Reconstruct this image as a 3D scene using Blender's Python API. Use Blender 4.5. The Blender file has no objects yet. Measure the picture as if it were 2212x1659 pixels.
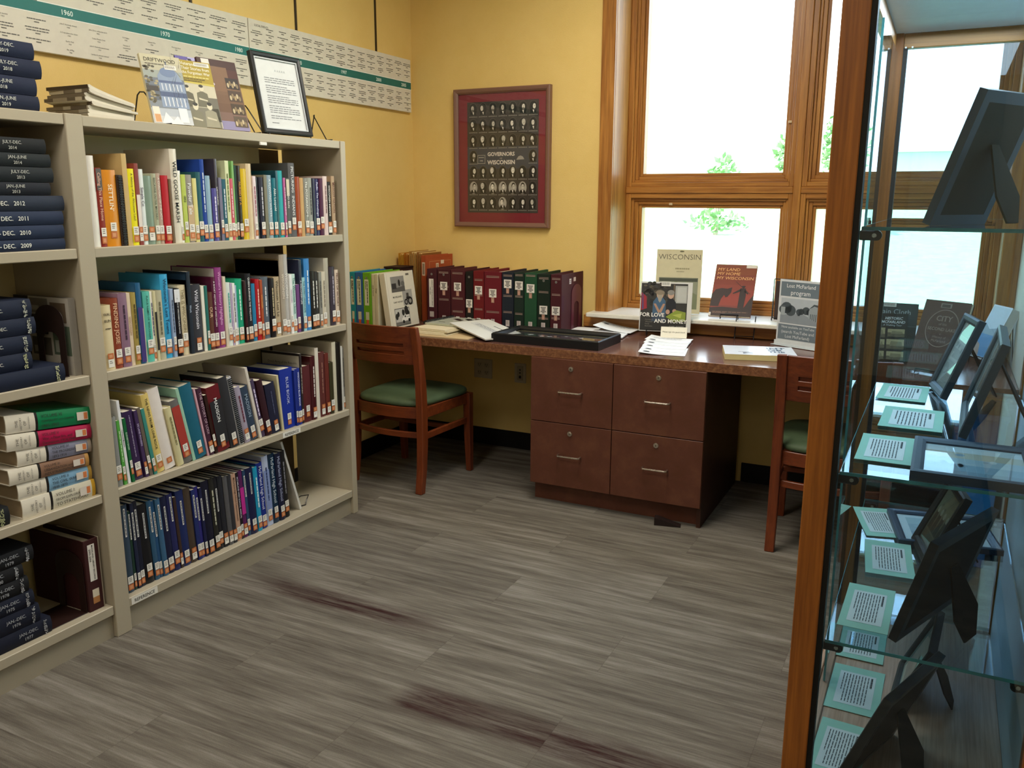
import bpy, math, random
from mathutils import Matrix, Vector
rnd = random.Random(11)
SC = bpy.context.scene
COL = SC.collection
PI = math.pi

# ------------------------------------------------------------------ colour
def lin(h, a=1.0):
    if not isinstance(h, str):
        return h
    o = []
    for i in (0, 2, 4):
        c = int(h[i:i + 2], 16) / 255
        o.append(c / 12.92 if c <= .04045 else ((c + .055) / 1.055) ** 2.4)
    return (o[0], o[1], o[2], a)

def mixc(a, b, t):
    a, b = lin(a), lin(b)
    return tuple(a[i] * (1 - t) + b[i] * t for i in range(4))

# ------------------------------------------------------------------ materials
MATS = {}
def newmat(name):
    m = bpy.data.materials.new(name); m.use_nodes = True
    MATS[name] = m
    nt = m.node_tree
    return m, nt, nt.nodes, nt.links, nt.nodes['Principled BSDF']

def nd(nodes, typ, **kw):
    n = nodes.new(typ)
    for k, v in kw.items():
        if k in n.inputs: n.inputs[k].default_value = v
        else: setattr(n, k, v)
    return n

def attr_mat(name, rough, spec=.5, bump=0, bscale=400, coat=0, vary=.08, vscale=30):
    """colour comes from the mesh's own face colours, broken up by procedural noise"""
    m, nt, N, L, b = newmat(name)
    a = nd(N, 'ShaderNodeVertexColor'); a.layer_name = 'Col'
    tc = nd(N, 'ShaderNodeTexCoord')
    no = nd(N, 'ShaderNodeTexNoise', Scale=vscale, Detail=4.0)
    L.new(tc.outputs['Object'], no.inputs['Vector'])
    mr = nd(N, 'ShaderNodeMapRange'); mr.inputs['To Min'].default_value = 1 - vary; mr.inputs['To Max'].default_value = 1 + vary
    L.new(no.outputs['Fac'], mr.inputs['Value'])
    mx = nd(N, 'ShaderNodeMix', data_type='RGBA', blend_type='MULTIPLY'); mx.inputs['Factor'].default_value = 1
    L.new(a.outputs['Color'], mx.inputs['A']); L.new(mr.outputs['Result'], mx.inputs['B'])
    L.new(mx.outputs['Result'], b.inputs['Base Color'])
    b.inputs['Roughness'].default_value = rough
    b.inputs['Specular IOR Level'].default_value = spec
    b.inputs['Coat Weight'].default_value = coat
    if bump:
        n2 = nd(N, 'ShaderNodeTexNoise', Scale=bscale, Detail=3.0)
        L.new(tc.outputs['Object'], n2.inputs['Vector'])
        bp = nd(N, 'ShaderNodeBump', Strength=bump, Distance=.002)
        L.new(n2.outputs['Fac'], bp.inputs['Height']); L.new(bp.outputs['Normal'], b.inputs['Normal'])
    return m

attr_mat('printed', .5, .4)
attr_mat('glossy_cover', .25, .5)
attr_mat('cloth_cover', .7, .3, bump=.15, bscale=900)
attr_mat('paper', .8, .25, vary=.05)
attr_mat('satin_metal', .4, .5, vary=.04)
attr_mat('black_wire', .35, .6, vary=.02)
attr_mat('enamel', .42, .45, bump=.08, bscale=700, vary=.035, vscale=4)

def wood_mat(name, c1, c2, scale=(1.5, 26, 26), rough=.35, axis=2, spec=.45, dark=.5):
    m, nt, N, L, b = newmat(name)
    tc = nd(N, 'ShaderNodeTexCoord'); mp = nd(N, 'ShaderNodeMapping')
    s = [26 * dark + 13] * 3; s[axis] = scale[0]
    mp.inputs['Scale'].default_value = s
    L.new(tc.outputs['Object'], mp.inputs['Vector'])
    n1 = nd(N, 'ShaderNodeTexNoise', Scale=1.6, Detail=6.0, Roughness=.62, Distortion=.35)
    L.new(mp.outputs['Vector'], n1.inputs['Vector'])
    mp2 = nd(N, 'ShaderNodeMapping'); s2 = [190] * 3; s2[axis] = 5
    mp2.inputs['Scale'].default_value = s2
    L.new(tc.outputs['Object'], mp2.inputs['Vector'])
    n2 = nd(N, 'ShaderNodeTexNoise', Scale=1.0, Detail=2.0)
    L.new(mp2.outputs['Vector'], n2.inputs['Vector'])
    cr = nd(N, 'ShaderNodeValToRGB')
    cr.color_ramp.elements[0].position = .3; cr.color_ramp.elements[0].color = lin(c1)
    cr.color_ramp.elements[1].position = .68; cr.color_ramp.elements[1].color = lin(c2)
    L.new(n1.outputs['Fac'], cr.inputs['Fac'])
    mr = nd(N, 'ShaderNodeMapRange'); mr.inputs['From Min'].default_value = .3; mr.inputs['From Max'].default_value = .6
    mr.inputs['To Min'].default_value = .78; mr.inputs['To Max'].default_value = 1.05
    L.new(n2.outputs['Fac'], mr.inputs['Value'])
    mx = nd(N, 'ShaderNodeMix', data_type='RGBA', blend_type='MULTIPLY'); mx.inputs['Factor'].default_value = 1
    L.new(cr.outputs['Color'], mx.inputs['A']); L.new(mr.outputs['Result'], mx.inputs['B'])
    L.new(mx.outputs['Result'], b.inputs['Base Color'])
    b.inputs['Roughness'].default_value = rough; b.inputs['Specular IOR Level'].default_value = spec
    return m

OAK1, OAK2 = '8a5320', 'b9803c'
wood_mat('oak_upright', OAK1, OAK2, axis=2)
wood_mat('oak_level', OAK1, OAK2, axis=0)
wood_mat('oak_case', '824a1c', 'b06c2a', axis=2)
wood_mat('cherry_upright', '642a15', '84401f', axis=2, rough=.38, dark=.2)
wood_mat('cherry_level', '642a15', '84401f', axis=0, rough=.38, dark=.2)
wood_mat('plywood', 'b98a6c', 'd6b096', axis=1, rough=.45, dark=.1)

def mottled(name, c1, c2, scale, rough, spec=.5, c3=None, bump=0):
    m, nt, N, L, b = newmat(name)
    tc = nd(N, 'ShaderNodeTexCoord')
    n1 = nd(N, 'ShaderNodeTexNoise', Scale=scale, Detail=8.0, Roughness=.7)
    L.new(tc.outputs['Object'], n1.inputs['Vector'])
    cr = nd(N, 'ShaderNodeValToRGB')
    cr.color_ramp.elements[0].position = .32; cr.color_ramp.elements[0].color = lin(c1)
    cr.color_ramp.elements[1].position = .66; cr.color_ramp.elements[1].color = lin(c2)
    if c3:
        e = cr.color_ramp.elements.new(.5); e.color = lin(c3)
    L.new(n1.outputs['Fac'], cr.inputs['Fac']); L.new(cr.outputs['Color'], b.inputs['Base Color'])
    b.inputs['Roughness'].default_value = rough; b.inputs['Specular IOR Level'].default_value = spec
    if bump:
        n2 = nd(N, 'ShaderNodeTexNoise', Scale=bump[0], Detail=3.0)
        L.new(tc.outputs['Object'], n2.inputs['Vector'])
        bp = nd(N, 'ShaderNodeBump', Strength=bump[1], Distance=.003)
        L.new(n2.outputs['Fac'], bp.inputs['Height']); L.new(bp.outputs['Normal'], b.inputs['Normal'])
    return m

mottled('yellow_paint', 'dfbf73', 'e5c67d', 3, .6, .3, bump=(170, .22))
mottled('cream_paint', 'cdc6b2', 'd4cdb9', 3, .65, .3, bump=(170, .2))
mottled('ceiling_tile', 'dcd8cc', 'e6e2d6', 30, .9, .1)
mottled('black_rubber', '0c0b0b', '151313', 20, .5, .3)
mottled('desk_top', '5e4038', '75534a', 60, .16, .5, c3='6b483f')
mottled('desk_edge', '5c3826', 'a0714c', 55, .35, .45, c3='7d5136')
mottled('brown_laminate', '5c3522', '6e4430', 9, .45, .4, c3='63392a')
mottled('brown_laminate_dark', '3c2319', '4a2c20', 9, .5, .35)
mottled('sill_stone', 'dad5c6', 'e6e1d3', 40, .3, .5)
mottled('green_vinyl', '4a5c44', '56694c', 12, .5, .4, bump=(650, .35))
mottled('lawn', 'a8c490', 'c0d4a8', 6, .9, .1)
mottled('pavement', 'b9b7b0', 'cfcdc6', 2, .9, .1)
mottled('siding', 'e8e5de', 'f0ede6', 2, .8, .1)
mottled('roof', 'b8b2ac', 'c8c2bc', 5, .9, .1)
mottled('leaves', '5c8a58', '9cc284', 7, .8, .2)
mottled('bark', 'a09484', 'b4a898', 12, .9, .1)

def metal(name, c, rough):
    m, nt, N, L, b = newmat(name)
    b.inputs['Base Color'].default_value = lin(c); b.inputs['Metallic'].default_value = 1
    tc = nd(N, 'ShaderNodeTexCoord'); n1 = nd(N, 'ShaderNodeTexNoise', Scale=60.0)
    L.new(tc.outputs['Object'], n1.inputs['Vector'])
    mr = nd(N, 'ShaderNodeMapRange'); mr.inputs['To Min'].default_value = rough * .8; mr.inputs['To Max'].default_value = rough * 1.2
    L.new(n1.outputs['Fac'], mr.inputs['Value']); L.new(mr.outputs['Result'], b.inputs['Roughness'])
metal('brushed_nickel', 'd8cfc2', .28)

def thin_glass(name, tint, refl=1.0, ior=1.5, gcol='ffffff'):
    m = bpy.data.materials.new(name); m.use_nodes = True; MATS[name] = m
    N, L = m.node_tree.nodes, m.node_tree.links
    N.remove(N['Principled BSDF'])
    tr = nd(N, 'ShaderNodeBsdfTransparent'); tr.inputs['Color'].default_value = lin(tint)
    gl = nd(N, 'ShaderNodeBsdfGlossy'); gl.inputs['Roughness'].default_value = 0.01; gl.inputs['Color'].default_value = lin(gcol)
    # two-sided Schlick reflectance, so a sheet looks the same from both faces
    ge = nd(N, 'ShaderNodeNewGeometry'); dt = nd(N, 'ShaderNodeVectorMath', operation='DOT_PRODUCT')
    L.new(ge.outputs['Incoming'], dt.inputs[0]); L.new(ge.outputs['Normal'], dt.inputs[1])
    def mt(op, a, c):
        n = nd(N, 'ShaderNodeMath', operation=op)
        for i, x in enumerate((a, c)):
            if x is None: continue
            if isinstance(x, (int, float)): n.inputs[i].default_value = x
            else: L.new(x, n.inputs[i])
        return n.outputs[0]
    r0 = ((ior - 1) / (ior + 1)) ** 2
    p5 = mt('POWER', mt('SUBTRACT', 1.0, mt('ABSOLUTE', dt.outputs['Value'], None)), 5.0)
    fac = mt('MULTIPLY', mt('ADD', mt('MULTIPLY', p5, 1 - r0), r0), refl)
    mx = nd(N, 'ShaderNodeMixShader'); L.new(fac, mx.inputs['Fac'])
    L.new(tr.outputs[0], mx.inputs[1]); L.new(gl.outputs[0], mx.inputs[2])
    L.new(mx.outputs[0], N['Material Output'].inputs['Surface'])
    return m
thin_glass('window_glass', 'f6fafa', .8)
thin_glass('case_glass', 'e8f3f9', 1.0)
thin_glass('shelf_glass', 'e2f1f8', 1.3)
thin_glass('picture_glass', 'ffffff', 1.0)
m, nt, N, L, b = newmat('glass_edge')
b.inputs['Base Color'].default_value = lin('2d6f72'); b.inputs['Roughness'].default_value = .15
tc = nd(N, 'ShaderNodeTexCoord'); n1 = nd(N, 'ShaderNodeTexNoise', Scale=25.0); L.new(tc.outputs['Object'], n1.inputs['Vector'])
cr = nd(N, 'ShaderNodeValToRGB'); cr.color_ramp.elements[0].color = lin('1c5a5e'); cr.color_ramp.elements[1].color = lin('5fb0b0')
L.new(n1.outputs['Fac'], cr.inputs['Fac']); L.new(cr.outputs['Color'], b.inputs['Base Color'])

# carpet: 1 m x 0.25 m planks laid along x, half-lapped, streaky heathered yarn
def carpet():
    m, nt, N, L, b = newmat('carpet')
    tc = nd(N, 'ShaderNodeTexCoord'); sp = nd(N, 'ShaderNodeSeparateXYZ'); L.new(tc.outputs['Object'], sp.inputs[0])
    def mt(op, a, bb=None, c=None):
        n = nd(N, 'ShaderNodeMath', operation=op)
        for i, x in enumerate((a, bb, c)):
            if x is None: continue
            if isinstance(x, (int, float)): n.inputs[i].default_value = x
            else: L.new(x, n.inputs[i])
        return n.outputs[0]
    X, Y = sp.outputs[0], sp.outputs[1]
    yr = mt('DIVIDE', mt('ADD', Y, .03), .25)
    row = mt('FLOOR', yr)
    par = mt('MODULO', mt('ADD', row, 100), 2)
    xo = mt('ADD', mt('ADD', X, .05), mt('MULTIPLY', par, .5))
    cell = mt('FLOOR', xo)
    cid = mt('ADD', mt('MULTIPLY', row, 7.31), mt('MULTIPLY', cell, 3.77))
    wn = nd(N, 'ShaderNodeTexWhiteNoise', noise_dimensions='1D'); L.new(cid, wn.inputs['W'])
    r = wn.outputs['Value']
    # streak coordinates
    def streak(sx, sy, off, det, rough=.6):
        cb = nd(N, 'ShaderNodeCombineXYZ')
        L.new(mt('MULTIPLY', X, sx), cb.inputs[0]); L.new(mt('MULTIPLY', Y, sy), cb.inputs[1]); L.new(mt('MULTIPLY', r, off), cb.inputs[2])
        n = nd(N, 'ShaderNodeTexNoise', Scale=1.0, Detail=det, Roughness=rough); L.new(cb.outputs[0], n.inputs['Vector'])
        return n.outputs['Fac']
    s1 = streak(2.2, 26, 60, 6); s2 = streak(7, 150, 90, 3); s3 = streak(260, 420, 5, 2)
    v = mt('ADD', mt('ADD', mt('MULTIPLY', s1, .62), mt('MULTIPLY', s2, .3)), mt('MULTIPLY', r, .05))
    v = mt('ADD', v, mt('MULTIPLY', mt('SUBTRACT', s3, .5), .10))
    cr = nd(N, 'ShaderNodeValToRGB'); E = cr.color_ramp.elements
    E[0].position = .34; E[0].color = lin('565049'); E[1].position = .68; E[1].color = lin('918c84')
    e = E.new(.5); e.color = lin('726c63')
    L.new(v, cr.inputs['Fac'])
    # occasional dark aubergine accents inside two of the planks
    def win(a, lo, hi, soft):
        x1 = nd(N, 'ShaderNodeMapRange', interpolation_type='SMOOTHSTEP'); x1.inputs['From Min'].default_value = lo; x1.inputs['From Max'].default_value = lo + soft
        x2 = nd(N, 'ShaderNodeMapRange', interpolation_type='SMOOTHSTEP'); x2.inputs['From Min'].default_value = hi - soft; x2.inputs['From Max'].default_value = hi
        x2.inputs['To Min'].default_value = 1; x2.inputs['To Max'].default_value = 0
        L.new(a, x1.inputs['Value']); L.new(a, x2.inputs['Value'])
        return mt('MULTIPLY', x1.outputs[0], x2.outputs[0])
    k1 = mt('MULTIPLY', win(X, .47, 1.47, .30), win(Y, -2.10, -1.935, .06))
    k2 = mt('MULTIPLY', win(X, 1.448, 2.46, .10), win(Y, -2.50, -2.30, .07))
    k = mt('MULTIPLY', mt('ADD', k1, k2), mt('MULTIPLY', mt('SUBTRACT', streak(3.2, 46, 17, 5, .75), .30), 3.0))
    kc = nd(N, 'ShaderNodeClamp'); L.new(k, kc.inputs['Value'])
    mx = nd(N, 'ShaderNodeMix', data_type='RGBA'); L.new(kc.outputs[0], mx.inputs['Factor'])
    L.new(cr.outputs['Color'], mx.inputs['A']); mx.inputs['B'].default_value = lin('3a2423')
    # seams
    fy = mt('FRACT', yr); fx = mt('FRACT', xo)
    e1 = mt('LESS_THAN', mt('MINIMUM', fy, mt('SUBTRACT', 1, fy)), .006)
    e2 = mt('LESS_THAN', mt('MINIMUM', fx, mt('SUBTRACT', 1, fx)), .0012)
    sm = mt('MULTIPLY', mt('MAXIMUM', e1, e2), .22)
    mx2 = nd(N, 'ShaderNodeMix', data_type='RGBA'); L.new(sm, mx2.inputs['Factor'])
    L.new(mx.outputs['Result'], mx2.inputs['A']); mx2.inputs['B'].default_value = lin('3a332c')
    L.new(mx2.outputs['Result'], b.inputs['Base Color'])
    b.inputs['Roughness'].default_value = .95; b.inputs['Specular IOR Level'].default_value = .08
    bp = nd(N, 'ShaderNodeBump', Strength=.5, Distance=.004); L.new(s3, bp.inputs['Height']); L.new(bp.outputs['Normal'], b.inputs['Normal'])
carpet()

# ------------------------------------------------------------------ text outlines
_TX = {}
def tgeo(s, bold=0.0, shear=0.0):
    k = (s, bold, shear)
    if k in _TX: return _TX[k]
    c = bpy.data.curves.new('lettering', 'FONT'); c.body = s; c.size = 1; c.resolution_u = 2
    c.offset = bold; c.shear = shear; c.fill_mode = 'FRONT'
    o = bpy.data.objects.new('lettering', c)
    me = o.to_mesh()
    vs = [(v.co.x, v.co.y) for v in me.vertices]; fs = [tuple(p.vertices) for p in me.polygons]
    o.to_mesh_clear(); bpy.data.objects.remove(o); bpy.data.curves.remove(c)
    if vs: x0, x1 = min(v[0] for v in vs), max(v[0] for v in vs)
    else: x0 = x1 = 0
    _TX[k] = (vs, fs, x0, x1)
    return _TX[k]

# ------------------------------------------------------------------ mesh builder
class MB:
    def __init__(s, T=None):
        s.v, s.f, s.c = [], [], []; s.T = T
    def add(s, vs, fs, col):
        n = len(s.v); col = lin(col); T = s.T
        for p in vs:
            s.v.append(tuple(T @ Vector(p)) if T is not None else tuple(p))
        for f in fs:
            s.f.append(tuple(i + n for i in f)); s.c.append(col)
        return s
    def box(s, x0, y0, z0, x1, y1, z1, col='ffffff'):
        v = [(x, y, z) for z in (z0, z1) for y in (y0, y1) for x in (x0, x1)]
        return s.add(v, [(0, 2, 3, 1), (4, 5, 7, 6), (0, 1, 5, 4), (2, 6, 7, 3), (0, 4, 6, 2), (1, 3, 7, 5)], col)
    def cbox(s, x0, y0, z0, x1, y1, z1, c, col='ffffff'):
        """box with chamfered edges"""
        P = []
        for ax in range(3):
            for sg in (0, 1):
                lo = [x0, y0, z0]; hi = [x1, y1, z1]
                o = [(ax + 1) % 3, (ax + 2) % 3]
                q = []
                for a, b in ((0, 0), (1, 0), (1, 1), (0, 1)):
                    p = [0, 0, 0]; p[ax] = hi[ax] if sg else lo[ax]
                    p[o[0]] = (hi[o[0]] - c) if a else (lo[o[0]] + c)
                    p[o[1]] = (hi[o[1]] - c) if b else (lo[o[1]] + c)
                    q.append(tuple(p))
                P.append(q)
        vs = [p for q in P for p in q]; fs = []
        for i in range(6):
            f = (i * 4, i * 4 + 1, i * 4 + 2, i * 4 + 3); fs.append(f if i % 2 else f[::-1])
        def idx(ax, sg, sgn):
            o = [(ax + 1) % 3, (ax + 2) % 3]
            a, b = sgn[o[0]], sgn[o[1]]
            return (ax * 2 + sg) * 4 + {(0, 0): 0, (1, 0): 1, (1, 1): 2, (0, 1): 3}[(a, b)]
        for ax in range(3):
            a1, a2 = (ax + 1) % 3, (ax + 2) % 3
            for s1 in (0, 1):
                for s2 in (0, 1):
                    def sg(k, axx):
                        d = {ax: k, a1: s1, a2: s2}; return idx(axx, d[axx], d)
                    f = (sg(0, a1), sg(1, a1), sg(1, a2), sg(0, a2)); fs.append(f if (s1 ^ s2) == 0 else f[::-1])
        for a in (0, 1):
            for b_ in (0, 1):
                for c_ in (0, 1):
                    d = {0: a, 1: b_, 2: c_}
                    f = (idx(0, a, d), idx(1, b_, d), idx(2, c_, d)); fs.append(f if (a + b_ + c_) % 2 else f[::-1])
        return s.add(vs, fs, col)
    def prism(s, pts, axis, a, b, col='ffffff'):
        """polygon pts (two coordinates, the axes after `axis`) extruded along axis from a to b"""
        n = len(pts)
        def mk(p, h):
            q = [0, 0, 0]; q[axis] = h; q[(axis + 1) % 3] = p[0]; q[(axis + 2) % 3] = p[1]; return tuple(q)
        vs = [mk(p, a) for p in pts] + [mk(p, b) for p in pts]
        ar = sum(pts[i][0] * pts[(i + 1) % n][1] - pts[(i + 1) % n][0] * pts[i][1] for i in range(n))
        fs = [tuple(range(n - 1, -1, -1)), tuple(range(n, 2 * n))] + [(i, (i + 1) % n, n + (i + 1) % n, n + i) for i in range(n)]
        if (ar < 0) != (b < a): fs = [f[::-1] for f in fs]
        return s.add(vs, fs, col)
    def tube(s, path, r, col='ffffff', n=6, closed=False):
        P = [Vector(p) for p in path]; m = len(P); vs = []; up = None
        for i, p in enumerate(P):
            if closed: t = (P[(i + 1) % m] - P[i - 1])
            else: t = (P[min(i + 1, m - 1)] - P[max(i - 1, 0)])
            t.normalize()
            if up is None:
                up = Vector((0, 0, 1)) if abs(t.z) < .9 else Vector((1, 0, 0))
            x = up - t * up.dot(t)
            if x.length < 1e-4: x = t.orthogonal()
            x.normalize(); y = t.cross(x); up = x
            rr = r[i] if isinstance(r, (list, tuple)) else r
            for k in range(n):
                a = 2 * PI * k / n; vs.append(tuple(p + x * (rr * math.cos(a)) + y * (rr * math.sin(a))))
        fs = []
        for i in range(m if closed else m - 1):
            j = (i + 1) % m
            for k in range(n):
                fs.append((i * n + k, i * n + (k + 1) % n, j * n + (k + 1) % n, j * n + k))
        if not closed:
            fs.append(tuple(range(n - 1, -1, -1))); fs.append(tuple(range((m - 1) * n, m * n)))
        return s.add(vs, fs, col)
    def loft(s, rings, col='ffffff', caps=True):
        n = len(rings[0]); vs = [p for r in rings for p in r]; fs = []
        for i in range(len(rings) - 1):
            for k in range(n):
                fs.append((i * n + k, i * n + (k + 1) % n, (i + 1) * n + (k + 1) % n, (i + 1) * n + k))
        if caps: fs.append(tuple(range(n - 1, -1, -1))); fs.append(tuple(range((len(rings) - 1) * n, len(rings) * n)))
        return s.add(vs, fs, col)
    # ---- flat artwork in the local x-z plane, facing -y; n = how far it stands proud
    def rect(s, x0, z0, x1, z1, col, n=0.0003):
        return s.add([(x0, -n, z0), (x1, -n, z0), (x1, -n, z1), (x0, -n, z1)], [(0, 1, 2, 3)], col)
    def poly(s, pts, col, n=0.0003):
        ar = sum(pts[i][0] * pts[(i + 1) % len(pts)][1] - pts[(i + 1) % len(pts)][0] * pts[i][1] for i in range(len(pts)))
        if ar < 0: pts = pts[::-1]
        return s.add([(p[0], -n, p[1]) for p in pts], [tuple(range(len(pts)))], col)
    def ell(s, cx, cz, rx, rz, col, n=0.0003, k=14, rot=0):
        c, sn = math.cos(rot), math.sin(rot); pts = []
        for i in range(k):
            a = 2 * PI * i / k; x, z = rx * math.cos(a), rz * math.sin(a)
            pts.append((cx + x * c - z * sn, cz + x * sn + z * c))
        return s.poly(pts, col, n)
    def text(s, t, cx, cz, size, col, n=0.0006, align='c', rot=0, bold=0.0, shear=0.0, maxw=None, sx=1.0):
        vs, fs, x0, x1 = tgeo(t, bold, shear)
        if not vs: return s
        w = (x1 - x0) * size * sx
        if maxw and w > maxw: size *= maxw / w; w = maxw
        off = {'c': -(x0 + x1) / 2, 'l': -x0, 'r': -x1}[align]
        c, sn = math.cos(rot), math.sin(rot); q = []
        for x, y in vs:
            x = (x + off) * size * sx; y = (y - .35) * size
            q.append((cx + x * c - y * sn, -n, cz + x * sn + y * c))
        return s.add(q, fs, col)
    def dashes(s, x0, x1, z, h, col, n=0.0006, seed=0):
        """a line of print too small to read"""
        r = random.Random(seed); x = x0
        while x < x1 - .001:
            w = min(x1 - x, (x1 - x0) * r.uniform(.08, .2)); s.rect(x, z - h / 2, x + w * .86, z + h / 2, col, n); x += w
        return s

def build(name, mb, mat='printed', parent=None, mw=None, smooth=False, label=None, bevel=0, kind=None, seg=2, weld=True):
    me = bpy.data.meshes.new(name)
    me.from_pydata(mb.v, [], mb.f)
    me.materials.append(MATS[mat])
    ca = me.color_attributes.new('Col', 'FLOAT_COLOR', 'CORNER')
    buf = []
    for p, c in zip(me.polygons, mb.c):
        buf.extend(tuple(c) * p.loop_total)
    ca.data.foreach_set('color', buf)
    if smooth:
        me.polygons.foreach_set('use_smooth', [True] * len(me.polygons))
        if smooth != 'all':
            me.set_sharp_from_angle(angle=math.radians(40))
    o = bpy.data.objects.new(name, me); COL.objects.link(o)
    if parent is not None: o.parent = parent
    if mw is not None: o.matrix_local = mw
    if bevel:
        md = o.modifiers.new('bevel', 'BEVEL'); md.width = bevel; md.segments = seg; md.limit_method = 'ANGLE'; md.angle_limit = math.radians(40)
        md.harden_normals = False
    if label: o['label'] = label
    if kind: o['kind'] = kind
    return o

USED = {}
def thing(name, label, cat, mw=None, group=None, kind=None):
    o = bpy.data.objects.new(name, None); COL.objects.link(o); o.empty_display_size = .05
    if mw is not None: o.matrix_world = mw
    o['label'] = label; o['category'] = cat
    if group: o['group'] = group
    if kind: o['kind'] = kind
    if label in USED: print('DUP LABEL', label)
    USED[label] = 1
    return o
def struct(name, mb, mat, parent=None, **k):
    o = build(name, mb, mat, parent, **k)
    if parent is None: o['kind'] = 'structure'
    return o
def sroot(name):
    o = bpy.data.objects.new(name, None); COL.objects.link(o); o['kind'] = 'structure'; return o

def TM(x, y, z, rz=0, rx=0, ry=0):
    return Matrix.Translation((x, y, z)) @ Matrix.Rotation(rz, 4, 'Z') @ Matrix.Rotation(rx, 4, 'X') @ Matrix.Rotation(ry, 4, 'Y')
R90 = Matrix.Rotation(PI / 2, 4, 'Z')          # artwork that faces -y now faces +x
def lean(b1, b2, th):
    """stand a panel on the bottom edge b1 -> b2; its front faces -y of the frame and its top leans back by th degrees"""
    b1, b2 = Vector(b1), Vector(b2); x = (b2 - b1); w = x.length; x.normalize()
    n = Vector((0, 0, 1)).cross(x); t = math.radians(th)
    z = Vector((0, 0, 1)) * math.cos(t) + n * math.sin(t); y = z.cross(x)
    m = Matrix((x, y, z)).transposed().to_4x4(); m.translation = b1
    return m, w
SKY, SUN, CEIL, EXPO, CASE, WISH = 7.0, 10.0, 36.0, 0.0, 6.0, .328
# ------------------------------------------------------------------ camera
def camera():
    f, pit, yaw, rol = 1840.25, math.radians(12.2036), math.radians(26.6408), math.radians(.244)
    fw = Vector((-math.sin(yaw) * math.cos(pit), math.cos(yaw) * math.cos(pit), -math.sin(pit)))
    rt = Vector((math.cos(yaw), math.sin(yaw), 0)); up = rt.cross(fw)
    r2 = rt * math.cos(rol) + up * math.sin(rol); u2 = up * math.cos(rol) - rt * math.sin(rol)
    m = Matrix((r2, u2, -fw)).transposed().to_4x4(); m.translation = (2.7685, -4.2472, 1.4036)
    cd = bpy.data.cameras.new('camera'); cd.sensor_width = 36; cd.lens = f / 2212 * 36; cd.clip_start = .05; cd.clip_end = 200
    o = bpy.data.objects.new('camera', cd); COL.objects.link(o); o.matrix_world = m; SC.camera = o
camera()

# ------------------------------------------------------------------ room shell
XR, YF, ZC = 3.06, -8.2, 2.75
b = MB(); b.box(0, YF, -.05, XR, .25, 0); struct('floor', b, 'carpet')
b = MB(); b.box(-.15, YF, 0, 0, 0, ZC); struct('wall_left', b, 'yellow_paint')
WX0, WX1, WZ0, WZ1 = 1.2, 3.0, .806, 2.6
b = MB(); b.box(-.15, 0, 0, WX0, .32, ZC); b.box(WX1, 0, 0, XR + .15, .32, ZC)
b.box(WX0, 0, 0, WX1, .32, WZ0); b.box(WX0, 0, WZ1, WX1, .32, ZC); struct('wall_back', b, 'yellow_paint')
b = MB(); b.box(XR, YF, 0, XR + .15, 0, ZC); struct('wall_right', b, 'cream_paint')
b = MB(); b.box(-.15, YF - .15, 0, XR + .15, YF, ZC); struct('wall_front', b, 'cream_paint')
b = MB(); b.box(-.15, YF - .15, ZC, XR + .15, .32, ZC + .1); struct('ceiling', b, 'ceiling_tile')
b = MB(); b.cbox(0, -.008, 0, 1.11, 0, .1, .002); b.cbox(1.95, -.008, 0, XR, 0, .1, .002); struct('baseboard_back', b, 'black_rubber')
b = MB(); b.cbox(0, YF, 0, .008, -.008, .1, .002); struct('baseboard_left', b, 'black_rubber')
b = MB(); b.cbox(XR - .008, YF, 0, XR, -2.6, .1, .002); struct('baseboard_right', b, 'black_rubber')
# dark reveal strips running up the left wall above the timeline
for k, y in enumerate((-.338, -.963, -1.588)):
    b = MB(); b.box(0, y - .006, 2.1, .004, y + .006, ZC, '2e2414'); b.box(0, y + .006, 2.1, .003, y + .010, ZC, 'a88a4e')  # lighter edge strip is a highlight painted beside the dark one
    struct('trim_%d' % (k + 10), b, 'printed')

# ------------------------------------------------------------------ window: oak casing, recessed jamb, four fixed sashes
b = MB(); b.cbox(1.14, -.02, .806, 1.212, 0, 2.67, .003); struct('trim_1', b, 'oak_upright')
b = MB(); b.cbox(2.988, -.02, .806, XR, 0, 2.67, .003); struct('trim_2', b, 'oak_upright')
b = MB(); b.cbox(1.14, -.022, 2.6, XR, 0, 2.69, .003); struct('trim_3', b, 'oak_level')
b = MB(); b.box(1.2, 0, .8275, 1.213, .22, 2.6); struct('trim_4', b, 'oak_upright')          # jamb
b = MB(); b.box(2.987, 0, .8275, 3.0, .22, 2.6); struct('trim_5', b, 'oak_upright')
b = MB(); b.box(1.213, 0, 2.585, 2.987, .22, 2.6); struct('trim_6', b, 'oak_level')
b = MB(); b.cbox(1.075, -.02, .742, XR, 0, .806, .003); struct('trim_7', b, 'oak_level')       # apron between desk and sill
b = MB(); b.cbox(1.12, -.105, .806, XR - .003, .3, .8275, .004); struct('trim_8', b, 'sill_stone')
b = MB(); b.cbox(2.0745, .20, .8275, 2.1115, .31, 2.585, .003); struct('trim_9', b, 'oak_upright')   # mullion
b = MB(); b.cbox(1.213, .201, 1.4395, 2.0745, .31, 1.4725, .003); b.cbox(2.1115, .201, 1.4395, 2.987, .31, 1.4725, .003); struct('trim_13', b, 'oak_level')

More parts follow.
